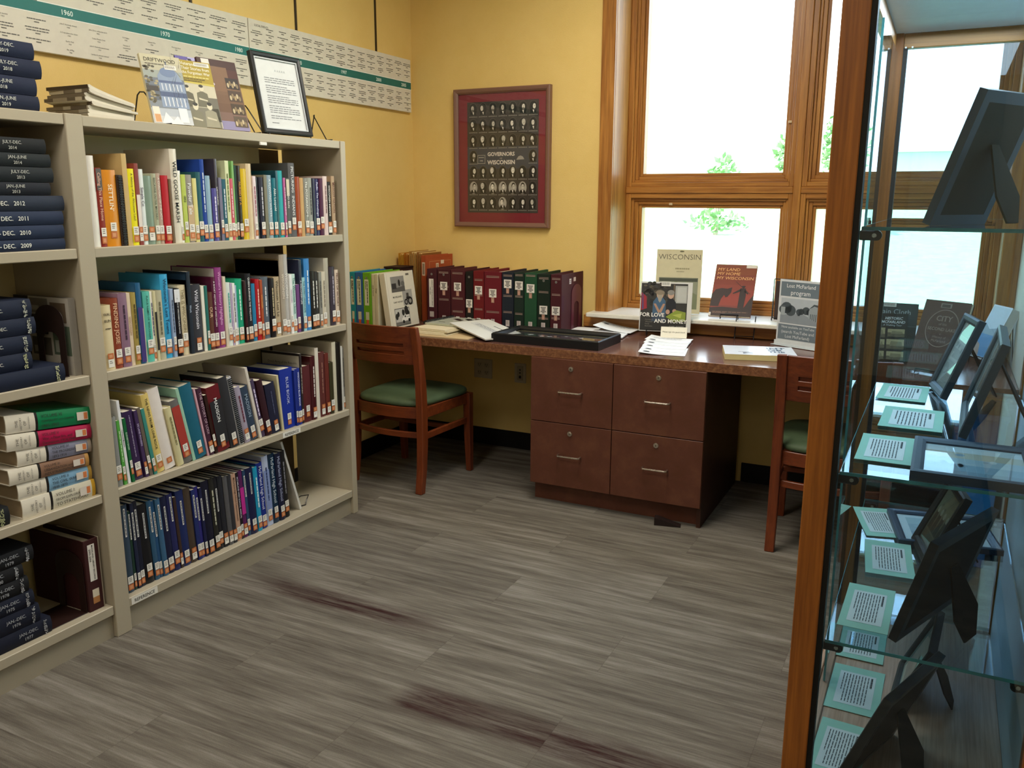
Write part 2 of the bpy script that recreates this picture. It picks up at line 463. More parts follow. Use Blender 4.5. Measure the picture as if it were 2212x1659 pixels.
def ring(b, x0, x1, z0, z1, ix0, ix1, iz0, iz1, ya, yb, c=.002):
    b.cbox(x0, ya, z0, ix0, yb, z1, c); b.cbox(ix1, ya, z0, x1, yb, z1, c)
    b.cbox(ix0, ya, z0, ix1, yb, iz0, c); b.cbox(ix0, ya, iz1, ix1, yb, z1, c)
def sash(n, x0, x1, z0, z1, gx0, gx1, gz0, gz1, latch=None):
    r = sroot('window_%d' % n)
    def at(t): return (x0 + (gx0 - x0) * t, x1 + (gx1 - x1) * t, z0 + (gz0 - z0) * t, z1 + (gz1 - z1) * t)
    st = [(0, .34, .208, .30), (.34, .52, .222, .30), (.52, .78, .232, .30), (.78, 1.0, .242, .30)]
    for i, nm in ((0, 'outer_stop'), (2, 'sash_frame')):
        bu, bl = MB(), MB()
        for t0, t1, ya, yb in st[i:i + 2]:
            a, c = at(t0), at(t1)
            bu.cbox(a[0], ya, a[2], c[0], yb, a[3], .002); bu.cbox(c[1], ya, a[2], a[1], yb, a[3], .002)
            bl.cbox(c[0], ya, a[2], c[1], yb, c[2], .002); bl.cbox(c[0], ya, c[3], c[1], yb, a[3], .002)
        p = struct(nm, bu, 'oak_upright', r); struct(nm + '_rails', bl, 'oak_level', p)
    g = MB(); g.box(gx0 - .004, .258, gz0 - .004, gx1 + .004, .262, gz1 + .004); struct('pane', g, 'window_glass', r)
    if latch:
        q = MB(); q.cbox(latch[0] - .009, .222, latch[1] - .006, latch[0] + .009, .234, latch[1] + .006, .002, 'cbb28e'); struct('latch', q, 'satin_metal', r)
sash(1, 1.213, 2.0745, 1.4725, 2.585, 1.2936, 2.0136, 1.5415, 2.51, (2.035, 1.78))
sash(2, 1.213, 2.0745, .8275, 1.4395, 1.2936, 2.0136, .9001, 1.365, (1.455, 1.385))
sash(3, 2.1115, 2.987, 1.4725, 2.585, 2.185, 2.9126, 1.5415, 2.51)
sash(4, 2.1115, 2.987, .8275, 1.4395, 2.185, 2.9126, .9001, 1.365)

# ------------------------------------------------------------------ outdoors, washed out by daylight
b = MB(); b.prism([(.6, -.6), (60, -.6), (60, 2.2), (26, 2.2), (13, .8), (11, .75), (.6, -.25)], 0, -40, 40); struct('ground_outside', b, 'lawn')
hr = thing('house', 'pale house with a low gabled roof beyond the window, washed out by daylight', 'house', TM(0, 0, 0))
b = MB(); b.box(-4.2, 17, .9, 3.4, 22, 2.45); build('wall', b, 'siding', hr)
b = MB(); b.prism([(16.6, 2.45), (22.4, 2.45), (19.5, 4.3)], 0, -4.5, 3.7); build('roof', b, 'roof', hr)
def plant(name, label, cat, x, y, lumps, n, seed, trunk):
    r = random.Random(seed); t = thing(name, label, cat, TM(x, y, .78)); b = MB()
    for (lx, lz, rx, rz, k) in lumps:
        for i in range(int(n * k)):
            a, u = r.uniform(0, 2 * PI), r.uniform(-1, 1); q = math.sqrt(1 - u * u) * r.uniform(.5, 1)
            c = Vector((lx + rx * q * math.cos(a), rx * .7 * q * math.sin(a), lz + rz * u * r.uniform(.6, 1)))
            d = Vector((r.uniform(-1, 1), r.uniform(-1, 1), r.uniform(-.3, 1))).normalized(); e = d.orthogonal().normalized() * .045; l = r.uniform(.10, .22)
            b.add([c, c + d * l * .5 + e, c + d * l, c + d * l * .5 - e], [(0, 1, 2, 3)], 'ffffff')
    build('foliage', b, 'leaves', t)
    b = MB(); b.tube([(0, 0, -.1), (.02, 0, trunk * .6), (0, .03, trunk)], [.05, .04, .02]); build('trunk', b, 'bark', t)
plant('shrub', 'green shrub with spreading base seen through the main window panes', 'shrub', -1.12, 12, ((0, .2, .60, .16, .5), (.1, 1.15, .28, .24, .35), (.0, .6, .2, .4, .3)), 260, 1, 1.0)
plant('tree', 'leafy green tree at the corner of the large upper window pane', 'tree', .12, 12.6, ((0, 1.45, .34, .45, 1),), 300, 2, 1.2)
plant('tree', 'leafy green tree in the narrow window strip by the case post', 'tree', 1.02, 12, ((0, 1.55, .42, .70, 1),), 420, 3, 1.3)

# ------------------------------------------------------------------ light
w = bpy.data.worlds.new('daylight'); SC.world = w; w.use_nodes = True
N, L = w.node_tree.nodes, w.node_tree.links
tc = nd(N, 'ShaderNodeTexCoord'); sp = nd(N, 'ShaderNodeSeparateXYZ'); L.new(tc.outputs['Generated'], sp.inputs[0])
cr = nd(N, 'ShaderNodeValToRGB')
cr.color_ramp.elements[0].position = .0; cr.color_ramp.elements[0].color = lin('f4f6f8')
cr.color_ramp.elements[1].position = .75; cr.color_ramp.elements[1].color = lin('b4d2f2')
L.new(sp.outputs['Z'], cr.inputs['Fac']); L.new(cr.outputs['Color'], N['Background'].inputs['Color'])
N['Background'].inputs['Strength'].default_value = SKY
def area(name, loc, rot, sx, sy, e, col=(1, 1, 1), portal=False):
    l = bpy.data.lights.new(name, 'AREA'); l.shape = 'RECTANGLE'; l.size = sx; l.size_y = sy; l.energy = e; l.color = col
    if portal: l.cycles.is_portal = True
    o = bpy.data.objects.new(name, l); COL.objects.link(o); o.location = loc; o.rotation_euler = rot; return o
area('window_portal', (2.1, .33, 1.7), (-PI / 2, 0, 0), 1.85, 1.85, 1, portal=True)
sun = bpy.data.lights.new('sun', 'SUN'); sun.energy = SUN; sun.angle = .01; sun.color = (1, .97, .92)
so = bpy.data.objects.new('sun', sun); COL.objects.link(so); so.rotation_euler = (math.radians(38), math.radians(-20), 0)
for i, (x, y, e) in enumerate(((1.55, -1.35, CEIL), (1.15, -3.3, CEIL * .7), (1.9, -5.4, CEIL * .35), (1.9, -7.2, CEIL * .3))):
    area('ceiling_troffer', (x, y, ZC - .02), (0, 0, 0), .55, 1.15, e, (1, .93, .82))
ROW1='''-24831|32.4|271|0|203|8|e9e4dc|white|||
-24499|20.2|236|0|171|8|8a2a20|brick red|Calling This Place Home|e8b8a0|st
-24289|50.6|231|0|181|8|d98a10|orange|SETTLIN’|fff2d0|st
-23775|20.0|217|0|164|5|3a2f28|black comb-bound|||c
-23567|17.8|282|0|198|3|c8ab72|tall tan|||d
-23382|23.1|237|0|182|0|efe51a|bright yellow|A History of the Wisconsin Lead|5a5020|st
-23143|14.5|254|0|192|0|8c4038|maroon and white|||s2
-22991|19.8|237|0|166|3|dfe6e6|pale blue|Simple Co|5a4a60|st
-22785|30.6|217|0|170|3|7f9484|sage green|THE|5b705f|s2
-22471|19.1|225|0|168|5|a9ab90|dull sage|BISCAYNE OUTER MYSTERY|565a4a|st
-22272|18.0|226|0|161|8|b9a091|dusty pink|A CHAUTEAU OF THE LADY|f1e6dc|st
-22084|26.5|220|0|156|2|b81d2a|bright red|||s
-21811|11.6|209|0|150|3|6d5138|brown|||
-21686|28.6|306|0|218|0|e3dccb|tall ivory|WILD GOOSE MARSH|1c1c1c|t
-21393|10.5|237|0|167|5|f4f4ef|plain white|||s
-21279|16.3|225|0|166|0|b9c95a|lime green|1852|20301a|st
-21108|28.2|225|0|154|0|9b968f|grey and tan|Powder Tale|f4f4f4|st
-20818|16.8|214|0|151|0|d8cf86|pale yellow|||s
-20642|21.5|235|0|185|0|235a62|dark teal|||s
-20419|18.8|278|0|215|2|16409a|tall royal blue||c8d2e8|s
-20224|21.1|224|0|161|0|8fb0c8|light blue|||s
-20005|5.0|212|0|158|8|8a8a52|olive|||
-19953|21.8|182|0|150|0|55509a|violet||d8d4f0|s
-19727|11.7|282|0|219|8|46404a|tall dark grey|CARTOGRAPHIC|e8e8e8|t
-19602|13.4|219|0|155|3|77758c|lavender grey|||s
-19460|16.7|214|0|153|2|1f5a6c|deep teal||e0e8f0|st
-19286|16.9|278|0|203|0|d9e0b4|tall pale green||6a7a3a|st
-19109|17.0|217|0|155|2|c8475a|rose red||f4c8d0|st
-18931|10.0|278|0|201|5|7fb46a|tall leaf green|||s
-18823|10.4|264|0|198|5|123a26|dark green|||s
-18711|18.4|263|0|199|2|2a1d16|dark brown|NURSED BY A |d89a40|st
-18519|29.5|253|0|176|2|d8b820|golden yellow|||s
-18216|26.5|272|0|209|3|d9c4a0|tall tan and cream|||d
-17943|14.8|228|0|173|0|e6d6d8|white and pink||a0506a|st
-17787|18.4|224|0|166|8|1a1a22|black|||
-17595|22.2|225|0|159|2|2b2c3c|navy black||c8c8d0|st
-17365|15.3|234|0|184|0|7d7a66|olive grey|||d
-17205|28.1|234|0|184|2|8ea6b4|blue grey|A FLOWING WATER|d8e6ee|st
-16916|21.2|224|0|174|0|126c7c|teal|Aldo Leopold|e8f6f6|st
-16696|12.1|251|0|187|3|0f4a58|tall dark teal|||
-16567|29.1|252|0|183|5|2aa6ac|turquoise|||s
-16268|10.5|226|0|175|3|c4619c|pink||f8e0f0|s
-16154|18.2|225|0|155|0|58605c|slate and cream|LAND RUN|e8e8e0|st
-15964|35.9|283|0|212|0|5c5c5e|tall grey|PICTURING  INDIANS|e6e6e6|st
-15597|26.7|232|0|163|0|9c4322|rust red|||s
-15322|23.1|228|0|179|3|c6a06a|tan|||
-15083|23.4|228|0|165|2|8b8b84|grey|The POTAWATOMI|f2f2ea|st
-14841|25.7|229|0|179|2|9fa39c|light grey||4a4e4a|st
-14576|13.6|227|0|175|0|1d1c3c|navy|||
-14432|26.3|226|0|169|2|26285a|indigo|Radin  The Winnebago|d8d8f4|st
-14161|24.5|229|0|178|0|4d1a3c|plum|||s
-13907|27.0|238|0|174|0|e0ccc8|pale pink||8a6a6a|t
-13629|25.2|216|0|153|5|17130f|black|WISCONSIN INDIANS|f2f2ea|s2t
-13369|21.1|240|0|181|0|b59a7c|light brown|MASCOT NATION|7a4a3a|st'''
ROW2='''-24849|7.4|231|0|167|8|f0ede4|thin white|MOMENTS IN TIME|1e1e1e|st
-24768|34.6|204|0|152|2|e0d0a8|cream|WAU-BUN|3a2c1c|hs2
-24414|27.4|222|0|169|2|8c3f26|rust brown|FINDING JOSIE|e8c09a|st
-24132|32.3|236|0|167|0|8f6f86|mauve||3a2438|st
-23801|15.3|234|0|176|8|e0cdb2|pale peach|WISCONSIN|b08a6a|t
-23640|18.4|234|0|178|3|a99650|khaki||5a4c20|st
-23448|18.6|263|0|187|0|2a5f8a|tall teal and purple|||d
-23253|6.7|179|0|150|5|c8c9b4|short pale|||
-23178|28.2|232|0|172|3|5fbfb0|mint green|PLACE NAMES OF WISCONSIN|20504a|st
-22888|10.0|230|0|159|8|f0eee4|white||26306a|st
-22780|8.5|232|0|174|2|d8d0a8|cream and black|||
-22687|27.5|231|0|170|3|b8b498|grey beige||6a6650|st
-22404|31.2|282|0|200|8|3fa6d8|tall sky blue|Wisconsin’s Lost Towns|123a5a|st
-22083|12.2|232|0|160|3|9fb2d0|powder blue||30405a|st
-21954|25.5|231|0|167|0|17161c|black|A ROMANCE OF WISCONSIN PLACE NAMES|f2f2f2|st
-21691|32.6|240|0|169|8|dccfae|ivory|THIS IS WISCONSIN|8a7c5a|st
-21357|14.5|284|0|212|0|14202e|tall midnight blue|Work|c8d8f0|t
-21204|45.8|238|0|179|3|33333a|charcoal|Wild Wisconsin|e6e6f0|s2t
-20738|13.3|230|0|161|3|e8e6da|thin cream|||
-20597|11.6|230|0|167|0|1c6a62|deep green|||s
-20473|25.0|205|0|160|2|5c3020|chestnut brown|OUR|e0b89a|st
-20215|20.3|256|0|181|5|571c3a|burgundy|A SHORT HISTORY OF WISCONSIN|f0e0e8|st
-20004|30.3|288|0|221|5|8e3a80|tall magenta|Women’s History Highlights|e8a8d8|st
-19693|12.5|255|0|187|3|d9cdb8|cream|||
-19560|19.3|232|0|176|2|dfe8e4|white and aqua||4aa8a0|st
-19359|7.6|229|0|169|2|b8a8c8|lilac|||s
-19275|11.8|228|0|168|0|f2f2f0|white||3a3a4a|st
-19150|10.5|219|0|153|5|a8c0d8|pale blue|||s
-19037|33.8|240|0|189|8|12a078|emerald green||c8f4e4|st
-18691|11.5|232|0|182|2|38151c|dark maroon|||s
-18569|29.3|256|0|182|3|15151a|tall black|QUEEN BURNING THE WILLOWS|f0f0f0|st
-18267|19.0|217|0|155|5|1f7ca8|blue green|||s
-18070|21.7|232|0|181|2|b31f28|red||f0c0b0|st
-17845|13.1|228|0|158|2|a8481c|burnt orange|WISCONSIN|e8b060|st
-17705|38.3|237|0|180|8|5a6470|steel grey||e0e4e8|s
-17315|27.6|229|0|158|2|1a161a|black||c8b890|st
-17031|33.8|232|0|168|8|bba98a|tan|Wisconsin Lost Lo|4a3c28|s2t
-16684|24.6|316|0|238|3|a79c8c|tall warm grey|WISCONSIN|e8dccc|st
-16430|24.9|316|0|228|8|b9b6b2|tall light grey|WISCONSIN|f2f0ec|st
-16173|13.2|236|0|179|2|eef0f0|white|WISCONSIN|b090b0|st
-16033|23.4|236|0|178|5|c8e4dc|white and green|The Wisconsin Union|1c7a6a|st
-15790|17.6|193|0|151|3|6a3a78|purple|||s
-15606|15.7|291|0|217|2|272a44|tall navy|A WISCONSIN LIFE|e4e6ee|t
-15441|20.0|218|0|157|2|9fd0d8|pale aqua|THE SWEET LANDSCAPE|2a5a6a|st
-15233|32.9|292|0|215|5|3a86c8|tall white and blue||e8f2fa|s2
-14896|27.0|238|0|180|2|22221e|black||e0e0d8|st
-14618|23.0|236|0|171|8|2c2c28|dark grey||e0e0d8|st
-14379|16.7|233|0|169|3|8a8a82|grey||4a4a46|s
-14204|23.5|233|0|169|0|d0c8b4|cream||8a8272|st
-13961|30.6|287|0|221|8|b4ae9e|tall putty|||d
-13647|33.4|249|0|183|2|3f3844|dark purple grey||b8b0c0|st
-13305|26.9|234|0|184|5|d8c4b0|white and brown|FRUITS OF VICTORY|5a2a1c|st'''
ROW3='''-24785|20.8|232|1.5|163|0|8c8e8c|grey|||s
-24528|10.7|217|2.5|153|2|58a848|bright green||d0f0c0|st
-24372|9.9|281|3.5|218|3|e8eaee|white|Centennial Memoirs|20202a|t
-24224|10.3|220|4.5|158|0|1c6a3c|forest green|ELIZABETH EAGER|c8e8d0|st
-24072|37.0|237|5.5|180|8|3a2a50|dark violet|A HISTORY OF THE WOMEN AND CASTLES OF THE CIVIL WAR|d8ccf0|st
-23659|12.3|235|6.3|172|5|46345c|purple|DE LAND PIONEERS|c8bce0|s2t
-23494|12.5|242|7.1|186|5|6c6258|grey brown|||s
-23328|12.6|236|7.9|175|3|3a8a80|green photo|||s
-23160|29.7|281|8.7|203|5|e0c878|pale yellow|THE NEWS FROM LONE ROCK|2a2414|st
-22819|46.0|293|9.5|223|8|eae2dc|thick white|||o
-22311|26.0|218|10.3|156|0|d8d0a2|cream||8a845a|
-22010|37.7|237|11|168|5|a83a30|grey and red|||s
-21605|12.6|277|11.3|204|8|9cc8b0|wavy mint|||
-21468|53.4|279|10.5|199|8|17627a|tall teal|||s
-20917|7.6|261|10|185|8|d8a8b8|thin pink|||
-20832|21.5|258|9.6|180|3|4a2c40|plum brown|THE HISTORY OF LODI|c8a8b8|s2t
-20606|12.8|229|9.2|181|0|33201c|dark brown|||s
-20467|60.9|251|8.6|175|0|6a2228|thick red and black|MADISON|f4f4f4|st
-19814|43.3|276|9.3|195|0|2c2c30|charcoal|||s
-19339|24.6|271|10|200|5|c8c8cc|black spiral-bound|||c
-19057|29.5|227|10.6|157|3|a8a0b4|silver patterned||6a2a3a|s2
-18728|41.0|219|11.1|158|8|39485c|slate blue|MADISON|9ab0c4|st
-18286|12.4|294|11.5|221|5|d8d0c4|tall ivory|||d
-18151|22.7|239|11.5|170|8|4a3c58|lavender and black||e0d4f0|s
-17911|31.8|232|10.6|181|0|33121c|dark maroon|||s
-17579|53.0|205|8.5|150|2|1d1f38|thick navy||4a4e6a|s2
-17035|10.7|231|5|180|0|cfc6a0|tall cream|||d
-16920|74.5|247|1.5|187|5|16309a|royal blue|BLUE BOOK|c0c8f0|st
-16167|11.2|234|1.2|170|0|1c2f88|blue|||s
-16047|26.9|236|0.8|176|2|1a2f8e|blue|WISCONSIN BLUE BOOK|e8ecfa|st
-15770|10.5|294|0|208|5|2a2220|tall dark brown|GRAND ARMY OF THE REPUBLIC|d8d0c4|st
-15657|51.5|238|0|177|5|571f22|maroon|||s
-15133|30.7|272|0|197|2|481c20|tall oxblood||e8e0d8|s2
-14818|21.4|302|0|231|3|dcd4c6|tall white|||d
-14596|39.5|280|0|205|5|5f2c28|worn leather||a07060|s2
-14193|25.8|270|0|203|2|6a302a|cracked leather|||s2
-13928|25.0|226|0|166|0|3c3a26|olive black|||s
-13669|26.4|310|0|232|5|d2cbb4|tall cream board|||d
-13397|27.9|304|0|225|0|1c1a18|tall black|||
-13110|12.0|285|0|222|5|d8d8d4|thin white|||
-12981|10.5|276|0|194|8|8e8e8c|tall grey patterned||3a3a3a|s'''
ROW4='''-24707|30.1|308|0.3|216|0|33465a|slate|||s5
-24380|9.9|280|0.75|203|5|1c3a30|dark green|||s5
-24254|12.1|305|1.2|227|2|1c2440|navy|||s5
-24107|16.5|308|1.65|231|5|161c30|ink blue|||s5
-23915|36.3|287|2.1|209|3|14161c|thick black|||s5
-23525|19.4|290|2.55|226|3|2f5878|steel blue|||s5
-23304|13.0|284|3|205|8|24507c|medium blue|||s5
-23167|19.5|286|3|209|0|3a6488|greyish blue|||s5
-22964|28.9|287|3|214|2|151a3c|thick navy|||s5
-22666|24.7|287|3|218|2|22265c|indigo|||s5
-22411|12.3|270|3|200|3|3a2a26|thin brown|||s2
-22279|33.5|286|3|200|2|1a2a60|thick blue|||s5
-21936|30.7|285|3|210|2|4a3e34|brown|||s2
-21620|16.4|272|3|192|0|1e2c6a|blue|||s5
-21448|16.6|278|3|197|5|2c2a7c|violet blue|||s5
-21274|12.7|269|3|210|0|191c44|thin navy|||s5
-21139|36.3|287|3|207|0|12152c|thick dark navy|||s5
-20768|22.4|288|3|221|0|24241f|black||c8c8b0|st
-20535|20.1|286|3|211|5|1a1c24|black|||s5
-20326|23.0|285|3|206|3|22242c|charcoal|||s2
-20087|21.6|276|3|211|0|5a5a5e|grey|||s2
-19863|19.0|274|3|203|0|33343a|dark grey|||s2
-19665|23.6|272|3|206|2|c8a088|pink tan|McFarland High School Commencement|2a1c18|st
-19420|13.6|272|3|196|5|1c1720|black|MCFARLAND HIGH SCHOOL ANNUAL|e8e0f0|st
-19276|21.0|274|3|214|5|5a1c5a|purple and magenta|||s2
-19059|13.8|271|3|204|5|2c4a6c|blue|||s5
-18912|37.7|273|3|211|0|161c46|navy|||s5
-18526|22.8|267|3|186|0|1f9cc8|bright cyan||e0f4fa|st
-18290|32.7|276|3|199|5|1a2f8a|thick royal blue|McFarland High School|d0d8f4|st
-17955|33.3|295|3|224|5|b8c4e0|white and blue||2a3a6a|st
-17614|36.4|295|3|213|5|16324c|teal navy|McFarland High School|c0d0dc|st
-17241|32.0|288|3|202|2|171c3a|navy|McFarland High School|a8b0d0|st
-16913|29.9|288|3|210|8|16161a|black||8a8a90|st'''
# ------------------------------------------------------------------ shelving units against the wall on the near side
XB, XK = .4755, .166
BE, BE2 = 'b3a994', 'a29986'
ZS = [(.080, .1119), (.4621, .4909), (.8447, .8741), (1.2263, 1.2565), (1.6086, 1.6396)]
def slab(y0, y1, z0, z1, xf=XB, xk=XK):
    b = MB(); b.cbox(xk, y0, z0, xf, y1, z1, .0022, BE); return b
def shelving(label, y0, y1, uprights, labels, split=None):
    t = thing('shelving_unit', label, 'shelving unit', TM(0, 0, 0))
    for ya, yb, nm in uprights:
        b = MB(); b.cbox(XK - .006, ya, 0, XB + .004, yb, ZS[-1][1] + (.002 if nm == 'divider_upright' else 0), .002, BE)
        build(nm, b, 'enamel', t)
    for i, (z0, z1) in enumerate(ZS):
        nm = 'base_shelf' if i == 0 else ('top_panel' if i == 4 else 'shelf')
        s = build(nm, slab(y0, y1, z0, z1), 'enamel', t)
        for zi, la, lb, txt in labels:
            if zi == i:
                q = MB(R90); q.T = Matrix.Translation((XB + .0006, 0, 0)) @ R90
                q.rect(la, z0 + .004, lb, z1 - .003, 'e9e6dc', .0003)
                if txt: q.text(txt, (la + lb) / 2, (z0 + z1) / 2, .016, '3a3a3a', .0007, bold=.01)
                build('label_strip', q, 'paper', s, label='white paper label strip' + (' lettered ' + txt if txt else ''))
    b = MB(); b.box(XB - .03, y0, .0, XB - .012, y1, .08, BE2); build('kick_plate', b, 'enamel', t)
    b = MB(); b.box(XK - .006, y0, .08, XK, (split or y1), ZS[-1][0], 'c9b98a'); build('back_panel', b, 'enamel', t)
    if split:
        b = MB(); b.box(XK - .03, split, .0, XK - .024, y1, ZS[-1][0], '5a4a34'); build('shade_panel', b, 'enamel', t, label='added dark panel standing in for shade in the open gap')  # dark sheet added so the open gap behind the shelves reads as shade
    return t
shelving('beige metal shelving unit holding upright books beside the desk', -2.491, -1.2855,
         [(-2.548, -2.491, 'divider_upright'), (-1.2855, -1.253, 'end_panel')],
         [(1, -1.7195, -1.6144, 'REFERENCE'), (0, -2.482, -2.376, 'REFERENCE')], split=-1.43)
shelving('beige metal shelving unit holding stacks of bound newspapers lying flat', -3.72, -2.549,
         [(-3.752, -3.72, 'end_panel')], [])
t = thing('label_clip', 'small white plastic clip under the shelving unit top lip', 'clip', TM(0, 0, 0))
b = MB(); b.cbox(XB - .004, -1.757, 1.597, XB + .003, -1.722, 1.6086, .001, 'e8e6e0'); build('clip', b, 'printed', t)

# ------------------------------------------------------------------ upright library books
ORD = 'first second third fourth fifth sixth seventh eighth ninth tenth eleventh twelfth thirteenth fourteenth fifteenth sixteenth seventeenth eighteenth nineteenth twentieth twenty-first twenty-second twenty-third twenty-fourth twenty-fifth twenty-sixth twenty-seventh twenty-eighth twenty-ninth thirtieth'.split()
NOPRINT = ('Aldo', 'Radin', 'ELIZABETH', 'WAU', 'BISCAYNE', 'CHAUTEAU', 'Simple', 'THE', 'Work', 'OUR', 'FINDING', 'FRUITS', 'QUEEN', 'MASCOT', 'DE LAND')
def cover_mesh(t, h, d, col, bulge, soft):
    bt = min(.0026, t * .22) if not soft else min(.0007, t * .15)
    n = 6; out = []; inn = []
    for i in range(n + 1):
        u = i / n; y = t * u; x = -bulge * (2 * u - 1) ** 2; out.append((x, y))
        inn.append((x - bt, bt + (t - 2 * bt) * u))
    pts = [(-d, 0)] + out + [(-d, t), (-d, t - bt)] + inn[::-1] + [(-d, bt)]
    b = MB(); b.prism(pts, 2, 0, h, col)
    return b, bt
def book(name, label, mw, t, h, d, col, title='', tcol='ffffff', fl='', group=None, cat='book', seed=0, soft=None, mat=None, pages='e8e0cc', band=None, panel=None, ptxt=None):
    r = random.Random(seed)
    if soft is None: soft = t < .018
    o = thing(name, label, cat, mw, group)
    bulge = 0.0006 if soft else min(.004, t * .14)
    b, bt = cover_mesh(t, h, d, col, bulge, soft)
    build('cover', b, mat or ('glossy_cover' if r.random() < .55 else 'printed'), o, smooth=True)
    p = MB(); q = .0005 if soft else .0035
    p.box(-d + q, bt + .0001, q, -bulge - bt - .0004, t - bt - .0001, h - q, pages); build('page_block', p, 'paper', o)
    T = Matrix.Translation((.0005, 0, 0)) @ R90
    if band:
        q = MB(T); q.rect(t * .04, h * band[0], t * .96, h * band[1], band[2], .0002); build('spine_band', q, 'printed', o)
    lw = min(t * .86, .021); lc = t / 2
    low = 's2' in fl
    if 's' in fl or 'o' in fl:
        za, zb = (.010, .030), (.032, .058)
        if low: za, zb = (.034, .052), (.008, .033)
        if 'c' in fl: za, zb = (.012, .03), (.032, .05)
        dz = r.uniform(-.002, .006); hi = r.random() < .22 and not low
        if hi: dz += .012
        q = MB(T); q.rect(lc - lw / 2, za[0] + dz, lc + lw / 2, za[1] + dz, 'c4713f', .0005)
        q.rect(lc - lw * .28, za[0] + dz + .004, lc + lw * .28, za[1] + dz - .004, 'd99b70', .0007)
        build('subject_sticker', q, 'printed', o, label='small orange sticker')
        if 'o' not in fl:
            q = MB(T); q.rect(lc - lw / 2, zb[0] + dz, lc + lw / 2, zb[1] + dz, 'eeebe2', .0005)
            for k in range(2 if low else 3):
                z = zb[1] + dz - .006 - k * .0055; q.rect(lc - lw * .3, z - .0008, lc + lw * (.05 + .25 * r.random()), z + .0008, '55504a', .0008)
            build('call_number_label', q, 'paper', o, label='white call number label')
    if 's5' in fl:
        z1 = h * r.uniform(.84, .97); z0 = z1 - h * .32; w_ = min(.0065, t * .5); c = t * .5
        q = MB(T); q.rect(c - w_ / 2, z0, c + w_ / 2, z1, 'e6e6e4', .0005)
        q.T = T @ Matrix.Translation((c, 0, (z0 + z1) / 2)) @ Matrix.Rotation(PI / 2, 4, 'Y'); q.dashes(-(z1 - z0) * .46, (z1 - z0) * .46, 0, w_ * .42, '2a2a30', .0008, seed)
        build('title_tape', q, 'paper', o, label='white printed title tape')
    if title and ('t' in fl or 'h' in fl):
        q = MB(T)
        if 'h' in fl:
            for k, wd in enumerate(title.split('-')): q.text(wd, lc, h * (.86 - k * .1), t * .34, tcol, .0007, maxw=t * .86, bold=.01)
            q.dashes(lc - t * .3, lc + t * .3, h * .64, .003, tcol, .0007, seed)
        else:
            bot = .064 if 's' in fl else .02
            ln = h - bot - .012; c = bot + ln * .54
            q.text(title, lc, c, min(t * .72, .021), tcol, .0007, rot=-PI / 2, maxw=ln * .9, bold=.008)
        build('spine_title', q, 'printed', o)
    elif tcol and tcol not in ('', 'ffffff') and not title:
        q = MB(T); q.T = T @ Matrix.Translation((lc, 0, h * .60)) @ Matrix.Rotation(PI / 2, 4, 'Y')
        q.dashes(-h * .24, h * .24, 0, min(t * .28, .006), tcol, .0007, seed); build('spine_title', q, 'printed', o)
    if panel:
        q = MB()
        for z0, z1, c in panel: q.rect(-d * .97, h * z0, -bulge - .004, h * z1, c, .0003)
        if ptxt: q.text(ptxt, -d * .45, h * .86, .016, '4a4640', .0008, maxw=d * .75)
        build('cover_art', q, 'printed', o)
    if 'c' in fl:
        q = MB(T)
        k = 0; z = .006
        while z < h - .006:
            q.box(t * .12, -.003, z, t * .88, .001, z + .0035, '141414'); z += .0075
        build('comb_binding', q, 'satin_metal', o, label='black plastic comb binding')
    return o

